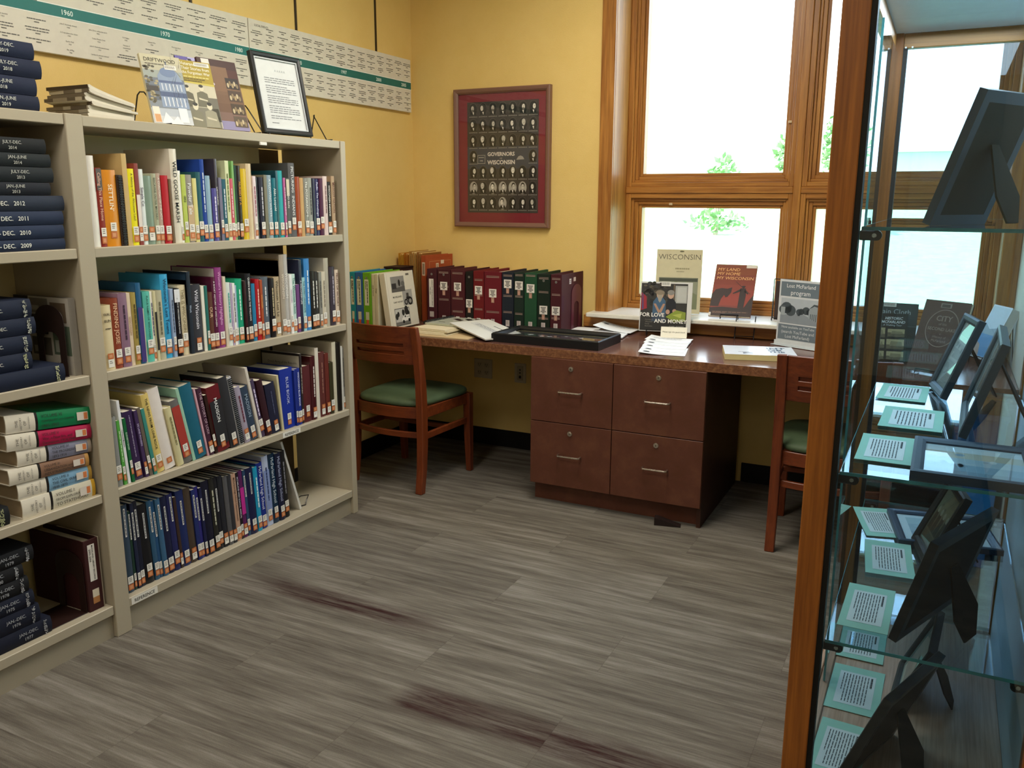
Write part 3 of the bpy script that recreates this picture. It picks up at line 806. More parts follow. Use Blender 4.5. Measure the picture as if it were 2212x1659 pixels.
ROWN = {1: 'top book row', 2: 'second book row', 3: 'third book row', 4: 'bottom book row'}
TITLES = {}
for k, rows in ((1, ROW1), (2, ROW2), (3, ROW3), (4, ROW4)):
    for ln in rows.strip().split('\n'):
        TITLES[ln.split('|')[8]] = TITLES.get(ln.split('|')[8], 0) + 1
for k, rows in ((1, ROW1), (2, ROW2), (3, ROW3), (4, ROW4)):
    z = {1: 1.2565, 2: .8741, 3: .4909, 4: .1119}[k]; xs = {1: .466, 2: .463, 3: .462, 4: .448}[k]
    L_ = rows.strip().split('\n'); prev = -9
    for i, ln in enumerate(L_):
        y, t, h, le, d, off, col, cn, ti, tc_, fl = ln.split('|')
        y = int(y) / 1e4; t = max(.004, float(t) / 1e3); h = int(h) / 1e3; d = int(d) / 1e3; le = float(le)
        h = min(h, {1: .338, 2: .345, 3: .345, 4: .342}[k])
        d = min(d, xs - XK - .012)
        n = len(L_); o_ = (ORD[i] + ' from the divider upright') if i < n / 2 else (ORD[n - 1 - i] + ' from the shelf end panel')
        if ti and len(ti) > 4 and TITLES[ti] == 1 and not any(ti.startswith(p) or p in ti[:14] for p in NOPRINT) and len(ti.split()) < 7:
            lab = '%s book lettered %s on the %s' % (cn, ' '.join(ti.replace('’', '').split()), ROWN[k])
        else: lab = '%s book, %s on the %s' % (cn, o_, ROWN[k])
        x = xs - int(off) / 1e3 * .8
        mw = Matrix.Translation((x, y, z + .0003)) @ Matrix.Rotation(math.radians(le), 4, 'X')
        band = None
        if cn in ('maroon and white',): band = (.05, .62, 'e6dcd4')
        if cn == 'brick red': band = (.72, .99, '5a5652')
        if cn == 'tall teal and purple': band = (.02, .7, '43357c')
        if cn == 'grey and tan': band = (.02, .55, 'c8ab84')
        if cn == 'thick red and black': band = (.1, .78, '26262a')
        if cn == 'black' and ti.startswith('A ROM'): band = (.8, .99, 'e4e6ea')
        if cn == 'slate and cream': band = (.7, .98, 'd4ccb4')
        if cn == 'cream and black': band = (.15, .7, '1c1a18')
        if cn == 'grey and red': band = (.1, .9, 'a83a30'); 
        if cn == 'grey and red': col = '6b6a68'
        if cn == 'purple and magenta': band = (.35, .75, 'c02a92')
        if cn == 'white and blue': band = (.2, .8, '8496c8')
        panel = ptxt = None
        if cn == 'tall dark brown': panel, ptxt = ((.74, .965, 'bdb6a4'),), 'Grand Army of the Republic'
        if cn == 'tall warm grey': panel = ((.02, .95, '8c7a58'), (.02, .93, '97845f'), (.02, .78, '7d6a48'), (.02, .77, '8f7b58'))
        if cn == 'thick red and black': panel = ((.62, .80, 'd0ccc4'), (.12, .62, '2a2b2e'), (.25, .5, '4a4c50'), (.0, .12, '8a2c28'))
        if cn == 'orange': panel = ((.0, 1, 'cf820c'), (.42, .84, 'd8b488'), (.06, .26, '5a4a40'))
        if cn == 'tall midnight blue': panel = ((.55, .97, '22384c'), (.6, .9, '0e161e'))
        if cn == 'tall magenta': panel = ((.7, .99, 'c8c4c0'), (.4, .8, '2c2a2e'))
        book('book', lab, mw, t, h, d, col, ti, tc_ or 'ffffff', fl, 'library books on the ' + ROWN[k], seed=k * 100 + i, band=band, panel=panel, ptxt=ptxt)

# white display board propped on a small wire stand at the end of the bottom row
t = thing('display_card', 'white printed card tilted against the end of the bottom book row', 'card', Matrix.Translation((.430, -1.588, .1125)) @ Matrix.Rotation(math.radians(17), 4, 'X'))
b = MB(); b.box(-.2, 0, 0, 0, .011, .335, 'd8d6d0'); build('board', b, 'printed', t)
q = MB(Matrix.Translation((-.2, .0112, 0)) @ Matrix.Rotation(PI, 4, 'Z') @ Matrix.Translation((-.2, 0, 0)))
q.T = Matrix(((-1, 0, 0, 0), (0, -1, 0, .0112), (0, 0, 1, 0), (0, 0, 0, 1)))
q.rect(.004, .004, .196, .331, 'd4dcdc', .0001)
for i in range(4): q.rect(.02, .03 + i * .022, .18, .037 + i * .022, '2c3c6a', .0005)
for i in range(7): q.dashes(.03, .17, .15 + i * .02, .006, '8a94a4', .0005, i)
build('printed_face', q, 'printed', t)
t = thing('wire_stand', 'small black wire stand on the base shelf beside the tilted card', 'stand', TM(0, 0, .1122))
b = MB(); b.tube([(.40, -1.578, .003), (.415, -1.535, .003), (.405, -1.515, .02), (.395, -1.49, .03), (.36, -1.50, .022), (.34, -1.54, .003), (.33, -1.575, .003)], .0022, '0c0c0c'); build('wire', b, 'black_wire', t)
# ------------------------------------------------------------------ bound newspaper volumes lying flat
def volume(label, x, yr, z0, z1, lines, col='1b2338', yl=None, tx=None, tcol='c9ccc6', size=.013, orn=None, seed=0, group=None, ruler=0, right=None, d=.28):
    t = thing('bound_volume', label, 'bound volume', Matrix.Translation((x, yr, z0)), group)
    L = .45 if yl is None else yr - yl; h = z1 - z0 - .0012; d = min(d, x - XK - .008)
    b = MB(); bt = .003; n = 6
    pts = []
    for i in range(n + 1):
        u = i / n; pts.append((-min(.006, h * .13) * (2 * u - 1) ** 2, h * u))
    inn = [(px - bt, bt + (pz / h) * (h - 2 * bt)) for px, pz in pts]
    poly = [(-d, 0)] + pts + [(-d, h), (-d, h - bt)] + inn[::-1] + [(-d, bt)]
    b.prism([(pz, px) for px, pz in poly], 1, -L, 0, col)
    build('cover', b, 'cloth_cover', t, smooth=True)
    b = MB(); b.box(-d + .004, -L + .005, bt, -.01, -.005, h - bt, 'cfc4aa'); build('page_block', b, 'paper', t)
    T = Matrix.Translation((.0006, 0, 0)) @ R90
    m = len(lines)
    for i, s in enumerate(lines):
        q = MB(T); z = h / 2 + (m - 1) * size * .62 - i * size * 1.24
        if right is not None: q.text(s, -right, z, size, tcol, .0006, 'r', bold=.012)
        else: q.text(s, -tx, z, size, tcol, .0006, 'c', bold=.008)
        build('spine_lettering', q, 'printed', t)
    if orn:
        r = random.Random(seed); q = MB(T)
        for i in range(46):
            a = -orn[0] + r.uniform(0, orn[1]); c = h * r.uniform(.06, .94); s = .0022
            q.poly([(a, c - s), (a + s * r.uniform(.6, 1.3), c), (a, c + s), (a - s * .8, c + s * .4)], orn[2], .0006)
        build('spine_ornament', q, 'printed', t, label='gilt ornament band')
    return t
NB = ['192138', '1a233c', '18213a', '1b243e']
Zt = [1.6398, 1.681, 1.7285, 1.777, 1.822]
TOPS = [('JAN.-JUNE', '2019', -2.609, .098), ('JAN.-JUNE', '2018', -2.612, .1), ('JULY-DEC.', '2018', -2.592, .1), ('JULY-DEC.', '2019', -2.609, .088)]
for i, (a, c, yr, tx) in enumerate(TOPS):
    volume('navy bound volume marked %s %s on top of the shelving unit' % (a, c), .462, yr, Zt[i], Zt[i + 1], (a, c), NB[i], tx=tx, group='bound newspapers on top of the unit', seed=i)
Z1_ = [1.2567, 1.2893, 1.328, 1.3673, 1.4105, 1.4463, 1.4883, 1.5251, 1.5665]
R1_ = [('JAN. - DEC.   2009', -2.575, .106), ('JAN. - DEC.   2010', -2.574, .105), ('JAN. - DEC.   2011', -2.572, .11), ('JAN. - DEC.   2012', -2.565, .122),
       ('JAN.-JUNE|2013', -2.603, .105), ('JULY-DEC.|2013', -2.590, .1), ('JAN.-JUNE|2014', -2.594, .1), ('JULY-DEC.|2014', -2.604, .1)]
for i, (s, yr, tx) in enumerate(R1_):
    l = s.split('|')
    volume('%s bound volume marked %s on the upper shelf' % ('slate blue' if i < 4 else 'blackish', ' '.join(s.replace('|', ' ').split())), .462, yr, Z1_[i], Z1_[i + 1], l,
           ['1d2a44', '202d48', '222e48', '262f40', '171c26', '1b2227', '1b2226', '171b1e'][i], tx=tx, right=tx if i < 4 else None, size=.0165 if i < 4 else .012, tcol='e4e6e0' if i < 4 else 'b8bab4', group='bound newspapers on the upper shelf', seed=20 + i)
Z2_ = [.8743, .925, .9735, 1.023, 1.072, 1.124]
for i, (yr, s) in enumerate(((-2.628, ''), (-2.717, 'JAN.-DEC.'), (-2.712, 'JAN.-DEC.'), (-2.695, 'JAN.-DEC.'), (-2.702, 'JAN.-DEC.'))):
    volume('dark navy bound volume with gilt band, %s of its stack of five' % ('bottom', 'second from bottom', 'middle', 'second from top', 'topmost')[i], .474 if i == 0 else .462, yr, Z2_[i], Z2_[i + 1], [s] if s else [], '172036', right=.086, size=.013,
           orn=(.026 if i else .03, .010, 'd8dcb0' if i in (0, 1) else 'c8ccc0'), seed=40 + i, group='five gilt banded volumes', tcol='c8cac4')
# six-volume history set, spines out, stack fanned slightly
HV = [('I', 'd6d0bc', 'ivory', ('VOLUME I:', 'FROM EXPLORATION', 'TO STATEHOOD'), -2.800, -2.560, .4911, .5478, .4911, .5440, 'c89a2a'),
      ('II', '7fa9c8', 'pale blue', ('VOLUME II:', 'THE CIVIL WAR ERA', '1848-1873'), -2.804, -2.564, .5482, .598, .5444, .589, 'b08a3a'),
      ('III', '8c6a56', 'brown', ('VOLUME III:', 'URBANIZATION and', 'INDUSTRIALIZATION'), -2.827, -2.572, .6005, .6465, .5915, .6305, 'b98a4a'),
      ('IV', '83859a', 'slate grey', ('VOLUME IV:', 'THE PROGRESSIVE ERA', '1893-1914'), -2.794, -2.556, .6475, .698, .6320, .674, 'a8988a'),
      ('V', 'b0174a', 'crimson', ('VOLUME V', 'War, a New Era, and', 'Depression, 1914-1940'), -2.822, -2.554, .7000, .748, .6760, .719, 'a01440'),
      ('VI', '0c7c4c', 'green', ('VOLUME VI', 'CONTINUITY and CHANGE', '1940-1965'), -2.816, -2.541, .7500, .8035, .7220, .773, '0a6a40')]
for i, (nm, col, cn, lines, y0, y1, zl0, zl1, zr0, zr1, endc) in enumerate(HV):
    t = thing('book', '%s history book lettered Volume %s lying in the stack of six' % (cn, nm), 'book', Matrix.Translation((.462 - .004 * (i % 2), y1, 0)), 'six volume history set')
    L = y1 - y0; d = .17
    def warp(b):
        b.v = [(x, y, (zr0 + (zl0 - zr0) * (-y / L)) + z * ((zr1 - zr0) + ((zl1 - zl0) - (zr1 - zr0)) * (-y / L))) for x, y, z in b.v]; return b
    pts = [(-.004 * (2 * k / 6 - 1) ** 2, k / 6) for k in range(7)]; bt = .05
    poly = [(-d, 0)] + pts + [(-d, 1), (-d, 1 - bt)] + [(px - .003, bt + pz * (1 - 2 * bt)) for px, pz in pts][::-1] + [(-d, bt)]
    segs = [(-L, -L + .088, 'e2dbcb'), (-L + .088, -L + .096, '1a1816'), (-L + .096, -.012, col), (-.012, 0, endc)]
    b = MB()
    for a, c, cc in segs: b.prism([(pz, px) for px, pz in poly], 1, a, c, cc)
    build('cover', warp(b), 'glossy_cover', t, smooth=True)
    b = MB(); b.box(-d + .004, -L + .004, bt, -.009, -.004, 1 - bt, '9c8a70'); build('page_block', warp(b), 'paper', t)
    T = Matrix.Translation((.0008, 0, 0)) @ R90; hh = zr1 - zr0
    q = MB(T)
    for k, s in enumerate(lines):
        q.add(*(lambda g: ([(x, -.0008, z / hh) for x, _, z in g.v], g.f))(MB().text(s, -L + .106, hh * .78 - k * hh * .28, hh * .26, 'ffffff', 0, 'l', maxw=.105)), '2a2724')
    for k, s in enumerate(('THE', 'HISTORY', 'OF', 'WISCONSIN')):
        q.add(*(lambda g: ([(x, -.0008, z / hh) for x, _, z in g.v], g.f))(MB().text(s, -L + .03 + k * .0125, hh * .5, .0115, 'ffffff', 0, 'c', rot=PI / 2, maxw=hh * .7)), '5a544c')
    build('spine_lettering', warp(q), 'printed', t)
    q = MB(T); q.add([(-.055, -.001, .25), (-.018, -.001, .25), (-.018, -.001, .75), (-.055, -.001, .75)], [(0, 1, 2, 3)], 'd8cfc4')
    q.add([(-.032, -.0013, .3), (-.02, -.0013, .3), (-.02, -.0013, .7), (-.032, -.0013, .7)], [(0, 1, 2, 3)], 'cf7a48'); build('call_number_label', warp(q), 'paper', t)
volume('small dark volume lying at the frame edge beside the six volume set', .462, -2.838, .4911, .546, [], '14181c', orn=(.03, .012, 'b8bc90'), seed=61)
Z4_ = [.1121, .1635, .2215, .270, .318, .360, .4065]
for i, (yr, yy) in enumerate(((-2.748, '1977'), (-2.780, '1976'), (-2.792, '1975'), (-2.803, '1978'), (-2.815, '1980'), (-2.778, '1979'))):
    volume('dark blue bound volume marked %s in the bottom shelf stack' % yy if yy != '1980' else 'black bound volume just below the one marked 1979, bottom shelf', .455, yr, Z4_[i], Z4_[i + 1], ('JAN.-DEC.', yy) if yy != '1980' else ('-DEC.', '1980'), '14192c' if i < 3 else '15161a',
           tx=.075, size=.0135, orn=(.026, .009, 'b8bac0'), seed=70 + i, group='bound newspapers on the bottom shelf', tcol='a9adb4')

def bookend(label, mw, w, h, base, col, mat='enamel', t=.0015, inner=.55):
    """sheet-steel arch standing in the local x-z plane with its foot running to +y"""
    o = thing('bookend', label, 'bookend', mw)
    def arch(w_, h_, z0):
        r = w_ / 2; pts = [(-r, z0)]
        for i in range(11):
            a = PI - PI * i / 10; pts.append((r * math.cos(a), h_ - r * .7 + r * .7 * math.sin(a)))
        pts.append((r, z0)); return pts
    A, B_ = arch(w, h, 0), arch(w * inner, h * .62, 0)
    b = MB(); n = len(A)
    for ya, yb in ((0, t),):
        vs = [(p[0], ya, p[1]) for p in A] + [(p[0], ya, p[1]) for p in B_] + [(p[0], yb, p[1]) for p in A] + [(p[0], yb, p[1]) for p in B_]
        fs = []
        for i in range(n - 1):
            fs += [(i, i + 1, n + i + 1, n + i), (2 * n + i + 1, 2 * n + i, 3 * n + i, 3 * n + i + 1), (i + 1, i, 2 * n + i, 2 * n + i + 1), (n + i, n + i + 1, 3 * n + i + 1, 3 * n + i)]
        b.add(vs, fs, col)
    build('upright', b, mat, o)
    b = MB(); b.cbox(-w / 2, 0, 0, w / 2, base, .0015, .0005, col); build('foot', b, mat, o)
    return o
# photo album with a collage cover, and a dark bookend in front of it
t = thing('photo_album', 'photo collage album standing in shadow beside the divider upright', 'album', TM(.19, -2.575, .8743))
b, bt = MB(), .002; b.box(0, 0, 0, .255, .022, .235, '8a847c'); build('cover', b, 'printed', t)
q = MB(); q.rect(0, 0, .255, .235, 'b8b2a8', .0002)
for (x0, z0, x1, z1, c) in ((.0, .19, .07, .235, '3a3430'), (.075, .185, .16, .23, '7a746c'), (.01, .12, .07, .185, '8a7458'), (.075, .12, .15, .18, '3c3834'), (.02, .05, .06, .115, '4a4440'), (.07, .055, .16, .11, '5a544c'), (.17, .06, .25, .15, '5c6a58'), (.17, .16, .24, .22, '6a5a48')):
    q.rect(x0, z0, x1, z1, c, .0005); q.rect(x0 + .008, z0 + .008, (x0 + x1) / 2, (z0 + z1) / 2, mixc(c, 'e0dcd4', .35), .0007)
q.text('1856', .2, .03, .02, '3a3630', .0006); build('collage', q, 'printed', t)
bookend('dark steel bookend standing before the photo collage album', TM(.375, -2.592, .8743, PI), .13, .215, .10, '2a1c1a')
# maroon records binder held by a bookend on the bottom shelf
def binder(name, label, mw, t, h, d, col, group=None, label_art=None, bands=(), rivet=None, side=None, top_pages=True, gap=0, cat='binder', dark=None):
    """ring binder: spine faces -y, thickness along x, depth along +y"""
    o = thing(name, label, cat, mw, group)
    b = MB(); bt = .0035
    b.cbox(0, 0, 0, t, .004, h, .0012, col); b.cbox(0, .003, 0, bt, d, h, .001, col); b.cbox(t - bt, .003, 0, t, d, h, .001, col)
    build('cover', b, 'cloth_cover' if dark is None else dark, o)
    if top_pages:
        b = MB(); b.box(bt + .003, .022, .012, t - bt - .003 - gap, d - .006, h - .014, 'd9cfb8'); build('page_block', b, 'paper', o)
    for z0, z1, c in bands:
        q = MB(); q.rect(t * .12, z0, t * .88, z1, c, .0004); build('spine_rule', q, 'printed', o)
    if rivet:
        for z in rivet:
            q = MB(); q.ell(t / 2, z, .006, .006, '8e8a84', .0012, 12); q.ell(t / 2, z, .003, .003, '3a3634', .0016, 10)
            build('finger_ring', q, 'satin_metal', o)
    if label_art:
        q = MB(); label_art(q, t, h); build('spine_label', q, 'paper', o, label='white spine labels')
    if side:
        q = MB(Matrix.Translation((t, 0, 0)) @ R90); side(q, d, h); build('cover_labels', q, 'paper', o)
    return o
def rec(q, t, h):
    q.rect(t * .25, h * .42, t * .72, h * .93, 'e4e0d8', .0005)
    q.text('McFARLAND LIBRARY RECORDS', t * .56, h * .675, .011, '2a2626', .0008, rot=-PI / 2, maxw=h * .48, bold=.01); q.text('2005-2006', t * .38, h * .78, .010, '2a2626', .0008, rot=-PI / 2, bold=.01)
    q.rect(t * .3, h * .1, t * .75, h * .3, 'd8cdb8', .0005); q.rect(t * .3, h * .1, t * .75, h * .19, 'b07a4a', .0007)
binder('binder', 'maroon records binder standing alone on the bottom shelf', Matrix.Translation((.452, -2.617, .1121)) @ R90, .052, .24, .262, '3c1a1a', label_art=rec)
bookend('dark brown steel bookend against the maroon records binder', TM(.38, -2.621, .1121, PI), .13, .20, .13, '2c1a16')
book('book', 'thin cream book squeezed between the maroon binder and the divider upright', TM(.44, -2.5625, .1122), .010, .235, .2, 'c8c0b0', cat='book', seed=999)

# ------------------------------------------------------------------ things standing on top of the shelving unit
ZT = 1.6400
NEWS = ['3a2c22', '8a8270', '6a5e4c', '9a927e', '50463a', '857a66', 'a49a84', '5e5446']
zb = ZT
for i in range(8):
    k = 7 - i; th = .0085
    t = thing('magazine', ['bottom', 'second from bottom', 'third from bottom', 'fourth from bottom', 'fourth from top', 'third from top', 'second from top', 'topmost'][i] + ' folded newspaper in the loose pile on the shelving top', 'newspaper',
              Matrix.Translation((.452 - .006 * (i % 3), -2.444 + .006 * ((i * 5) % 4) - (.004 if i == 7 else 0), 0)) @ Matrix.Rotation(math.radians(-4 + (i * 7) % 5), 4, 'Z'), 'folded newspapers on the shelving top')
    def zc(y, j): return ZT + j * (.0088 * max(0, 1 - (y / .30) ** .8) + .0030)
    n = 14; top, bot = [], []
    Ls = .150 + .004 * (i % 3)
    for s in range(n + 1):
        y = Ls * s / n; bot.append((y, zc(y, i) + .0003)); top.append((y, zc(y, i + 1)))
    poly = bot + top[::-1]
    nose = [(-.004, zc(0, i) + .003), (-.0055, (zc(0, i) + zc(0, i + 1)) / 2), (-.004, zc(0, i + 1) - .002)]
    poly = nose[::-1] + poly if False else bot + top[::-1] + nose[::-1]
    b = MB(); b.prism(poly, 0, -.19, 0, 'd8d2c2'); build('pages', b, 'paper', t, smooth=True)
    q = MB(); r = random.Random(i)
    xs = -.19
    while xs < -.005:
        x2 = min(-.001, xs + r.uniform(.03, .08)); c = NEWS[(i + r.randrange(3)) % 8] if i < 7 else '2e2219'
        q.add([(xs, -.0062, zc(0, i) + .0012), (x2, -.0062, zc(0, i) + .0012), (x2, -.0062, zc(0, i + 1) - .0006), (xs, -.0062, zc(0, i + 1) - .0006)], [(0, 1, 2, 3)], c); xs = x2
    build('printed_fold', q, 'printed', t)

def upright_book(name, label, b1, b2, th, h, d, art, col='d8d4c8', pages='e6dfcc', cat='book', group=None, mat='printed', w=None, spine=None):
    m, w0 = lean(b1, b2, th); w = w or w0
    t = thing(name, label, cat, m, group)
    bt = min(.0022, d * .25)
    b = MB(); b.cbox(0, 0, 0, w, bt, h, .0006, col); b.cbox(0, d - bt, 0, w, d, h, .0006, col); b.cbox(0, bt, 0, bt, d - bt, h, .0005, spine or col); build('cover', b, mat, t)
    b = MB(); b.box(bt, bt, .002, w - .003, d - bt, h - .002, pages); build('page_block', b, 'paper', t)
    q = MB(); art(q, w, h); build('cover_art', q, mat, t)
    return t
def grad(q, x0, z0, x1, z1, cols, n=.0002):
    k = len(cols)
    for i, c in enumerate(cols): q.rect(x0, z0 + (z1 - z0) * i / k, x1, z0 + (z1 - z0) * (i + 1) / k, c, n)
def barcode(q, x, z, w, h, n=.0008):
    q.rect(x, z, x + w, z + h, 'e4e2da', n)
    for i in range(9): q.rect(x + w * (.08 + .09 * i), z + h * .25, x + w * (.08 + .09 * i) + w * .04, z + h * .85, '6a6862', n + .0002)
def a_drift(q, w, h):
    grad(q, 0, 0, w, h, ['c8ccd0', 'b4bcc6', '7f8790', '5c6470', '5a626e', '6c7480', '9aa29c', 'b8b49c', 'c4be a0'.replace(' ', '')])
    r = random.Random(4)
    for i in range(40): q.ell(w * r.uniform(.02, .3), h * r.uniform(.3, .85), .006, .004, r.choice(['5a5440', '8a805c', '4c4838', 'a89c78']), .0003)
    q.rect(0, h * .47, w * .3, h * .54, '3a332c', .0005)
    bl = ['8698b4', '94a4bc', '6a7ea0', 'aab6c8']
    q.poly([(w * .30, h * .24), (w * .98, h * .24), (w * .98, h * .60), (w * .84, h * .78), (w * .66, h * .86), (w * .46, h * .80), (w * .34, h * .70)], bl[0], .0005)
    q.rect(w * .32, h * .40, w * .98, h * .47, '46587e', .0007); q.rect(w * .34, h * .60, w * .96, h * .635, '50628a', .0007)
    for i in range(6):
        q.rect(w * (.38 + .1 * i), h * .26, w * (.41 + .1 * i), h * .39, 'd4dae4', .0008); q.rect(w * (.39 + .095 * i), h * .49, w * (.42 + .095 * i), h * .59, 'cdd4e0', .0008)
    q.ell(w * .62, h * .76, w * .2, h * .07, '6c80a4', .0008); q.rect(w * .60, h * .80, w * .63, h * .92, '50607c', .0008)
    for i in range(14):
        x = w * r.uniform(.6, .98); z = h * r.uniform(.1, .95); q.poly([(x, z), (x + .001, z), (x + r.uniform(-.03, .03), z + r.uniform(.02, .06))], '34302a', .0009)
    q.poly([(w * .2, 0), (w * .75, 0), (w * .62, h * .12), (w * .5, h * .05), (w * .34, h * .17)], 'dfe4ea', .0008)
    q.rect(w * .68, h * .03, w * .9, h * .24, 'e2e6ea', .0009)
    q.text('DRIFTWOOD', w * .48, h * .925, .028, '3a362c', .0012, maxw=w * .78, bold=-.005); q.dashes(w * .1, w * .7, h * .865, .003, '6a6454', .001, 3)
    barcode(q, w * .56, h * .80, w * .3, h * .065, .0013)
    q.rect(w * .03, h * .01, w * .2, h * .24, 'e8dccc', .001); q.rect(w * .05, h * .02, w * .19, h * .13, 'd09a66', .0012)
upright_book('book', 'book lettered Driftwood with a blue domed building, on the shelving top', (.430, -2.188, ZT + .004), (.462, -2.052, ZT + .004), 17, .232, .012, a_drift, 'c4beA0'.lower())
def a_vet(q, w, h):
    q.rect(0, h * .66, w, h, 'a8921a', .0002); q.poly([(w * .2, h * .66), (w, h * .64), (w, h * .67), (w * .2, h * .68)], 'c8b850', .0005)
    for i, s in enumerate(('Veterans', 'Their Stories from', 'the Forgotten War')): q.text(s, w * .24, h * (.95 - .065 * i), .0155, 'f0ecd4', .0008, 'l', maxw=w * .7, bold=.01)
    for i in range(3): q.dashes(w * .26, w * (.9 - .1 * i), h * (.755 - .03 * i), .004, 'd8cc7a' if i == 0 else '6a5c10', .0008, i)
    barcode(q, w * .58, h * .925, w * .38, h * .06, .001)
    q.rect(0, 0, w, h * .66, 'c6bfa8', .0002); q.rect(w * .02, h * .0, w * .98, h * .3, '7c7868', .0003); q.rect(w * .72, h * .1, w, h * .46, '6c685a', .0003)
    for cx, cz, s, c in ((.28, .48, .095, '5c5846'), (.64, .50, .10, '6a6652'), (.40, .20, .11, '7c7862'), (.76, .22, .11, '9a957e')):
        q.poly([(w * (cx - s * 1.6), h * (cz - s * 1.9)), (w * (cx + s * 1.6), h * (cz - s * 1.9)), (w * (cx + s * 1.3), h * (cz + s * .2)), (w * cx, h * (cz + s * .55)), (w * (cx - s * 1.3), h * (cz + s * .2))], c, .0005)
        q.ell(w * cx, h * (cz + s * .98), w * s * .62, h * s * .52, 'd8d0b6', .0007); q.ell(w * cx, h * (cz + s * 1.28), w * s * .55, h * s * .24, '2c2a24', .0009)
        q.poly([(w * (cx - s * 1.1), h * (cz - s * .5)), (w * (cx + s * 1.1), h * (cz - s * .8)), (w * (cx + s), h * (cz - s)), (w * (cx - s), h * (cz - s * .8))], 'c8c0a8', .0007)
    q.rect(0, h * .4, w * .18, h, '9c9a22', .0004)
upright_book('book', 'book lettered Their Stories from the Forgotten War, soldiers photo, on shelving top', (.432, -2.070, ZT + .004), (.455, -1.912, ZT + .004), 14, .228, .010, a_vet, '9a8618')
def a_brown(q, w, h):
    grad(q, 0, 0, w, h, ['8c84a8', '7a5c50', '6a4a34', '705038', '74543c', '6c4a36', '4c2018', '3c1814'])
    q.rect(w * .2, h * .55, w * .72, h * .9, '7c5a40', .0004)
    for i, (z0, c) in enumerate(((.60, '2a1c18'), (.42, '4a3628'), (.23, '43321f'), (.05, '5a4a3a'))):
        q.rect(w * .62, h * z0, w * .97, h * (z0 + .155), c, .0006)
        for k in range(5): q.ell(w * (.67 + .06 * k), h * (z0 + .05 + .03 * (k % 2)), .005, .009, ['c0ae8c', '8a7656', 'a8926c'][k % 3], .0008)
    q.rect(w * .1, h * .9, w * .3, h * .99, 'dcd8d0', .0006); q.poly([(w * .1, h * .7), (w * .3, h * .62), (w * .33, h * .64), (w * .12, h * .78)], 'dccfe4', .0006)
upright_book('book', 'brown book with stacked sepia photos, nearest the framed letter', (.434, -1.940, ZT + .004), (.450, -1.773, ZT + .004), 15, .252, .010, a_brown, '4a2418')
def a_purple(q, w, h):
    q.rect(0, 0, w, h, '6258a8', .0002); q.poly([(w * .1, h * .7), (w * .5, h), (w * .8, h), (w * .3, h * .6)], 'b8b4e8', .0004); q.poly([(w * .45, h * .98), (w * .6, h * .98), (w * .95, h * .7), (w * .85, h * .7)], '2a2448', .0006)
upright_book('book', 'purple book peeping out behind the soldiers book on the shelving top', (.390, -2.000, ZT + .004), (.402, -1.895, ZT + .004), 14, .25, .006, a_purple, '3c346c')
def easel(label, mw, w, h, lip=.03, r=.0022, back=.09, name='easel', cross=True):
    """bent-wire book easel: local x across, -y towards the book"""
    o = thing(name, label, 'easel', mw)
    b = MB()
    for s in (-1, 1):
        x = s * w / 2
        b.tube([(x, -lip, .018), (x, -lip - .002, .004), (x, 0, r), (x, .012, r), (x, .02 + h * .08, h * .5), (x, .024 + h * .2, h)], r, '0d0d0d')
        b.tube([(x, .024 + h * .2, h), (x * .85, .05 + h * .2, h * .94), (x * .8, back + h * .2, r)], r, '0d0d0d')
    b.tube([(-w / 2, .024 + h * .2, h), (w / 2, .024 + h * .2, h)], r, '0d0d0d'); b.tube([(-w * .4, back + h * .2, r), (w * .4, back + h * .2, r)], r, '0d0d0d')
    if cross: b.tube([(-w / 2, -lip, .018), (w / 2, -lip, .018)], r, '0d0d0d')
    build('wire_frame', b, 'black_wire', o)
    return o
ROTL = math.radians(83)
def wire(label, pts_list, r=.0024, name='easel', loc=(0, 0, 0)):
    o = thing(name, label, 'easel', TM(*loc)); b = MB()
    for p in pts_list: b.tube(p, r, '0c0c0c')
    build('wire_frame', b, 'black_wire', o); return o
def top_easel(label, ya, yb, xf, h, loopw):
    pl = []
    for y, s in ((ya, 1), (yb, -1)):
        pl.append([(xf - .13, y - .03 * s, ZT + .0026), (xf - .105, y - .028 * s, ZT + h * .9), (xf - .10, y - .022 * s, ZT + h), (xf - .09, y - .014 * s, ZT + h), (xf - .085, y - .008 * s, ZT + h * .9), (xf - .02, y, ZT + .0026), (xf + .010, y, ZT + .0026)])
    pl.append([(xf - .13, ya - .03, ZT + .0026), (xf - .13, yb + .03, ZT + .0026)])
    return wire(label, pl)
top_easel('black wire easel holding the three books on the shelving top', -2.150, -1.735, .4545, .105, .03)
top_easel('black wire easel holding the framed letter on the shelving top', -1.690, -1.320, .4560, .105, .03)

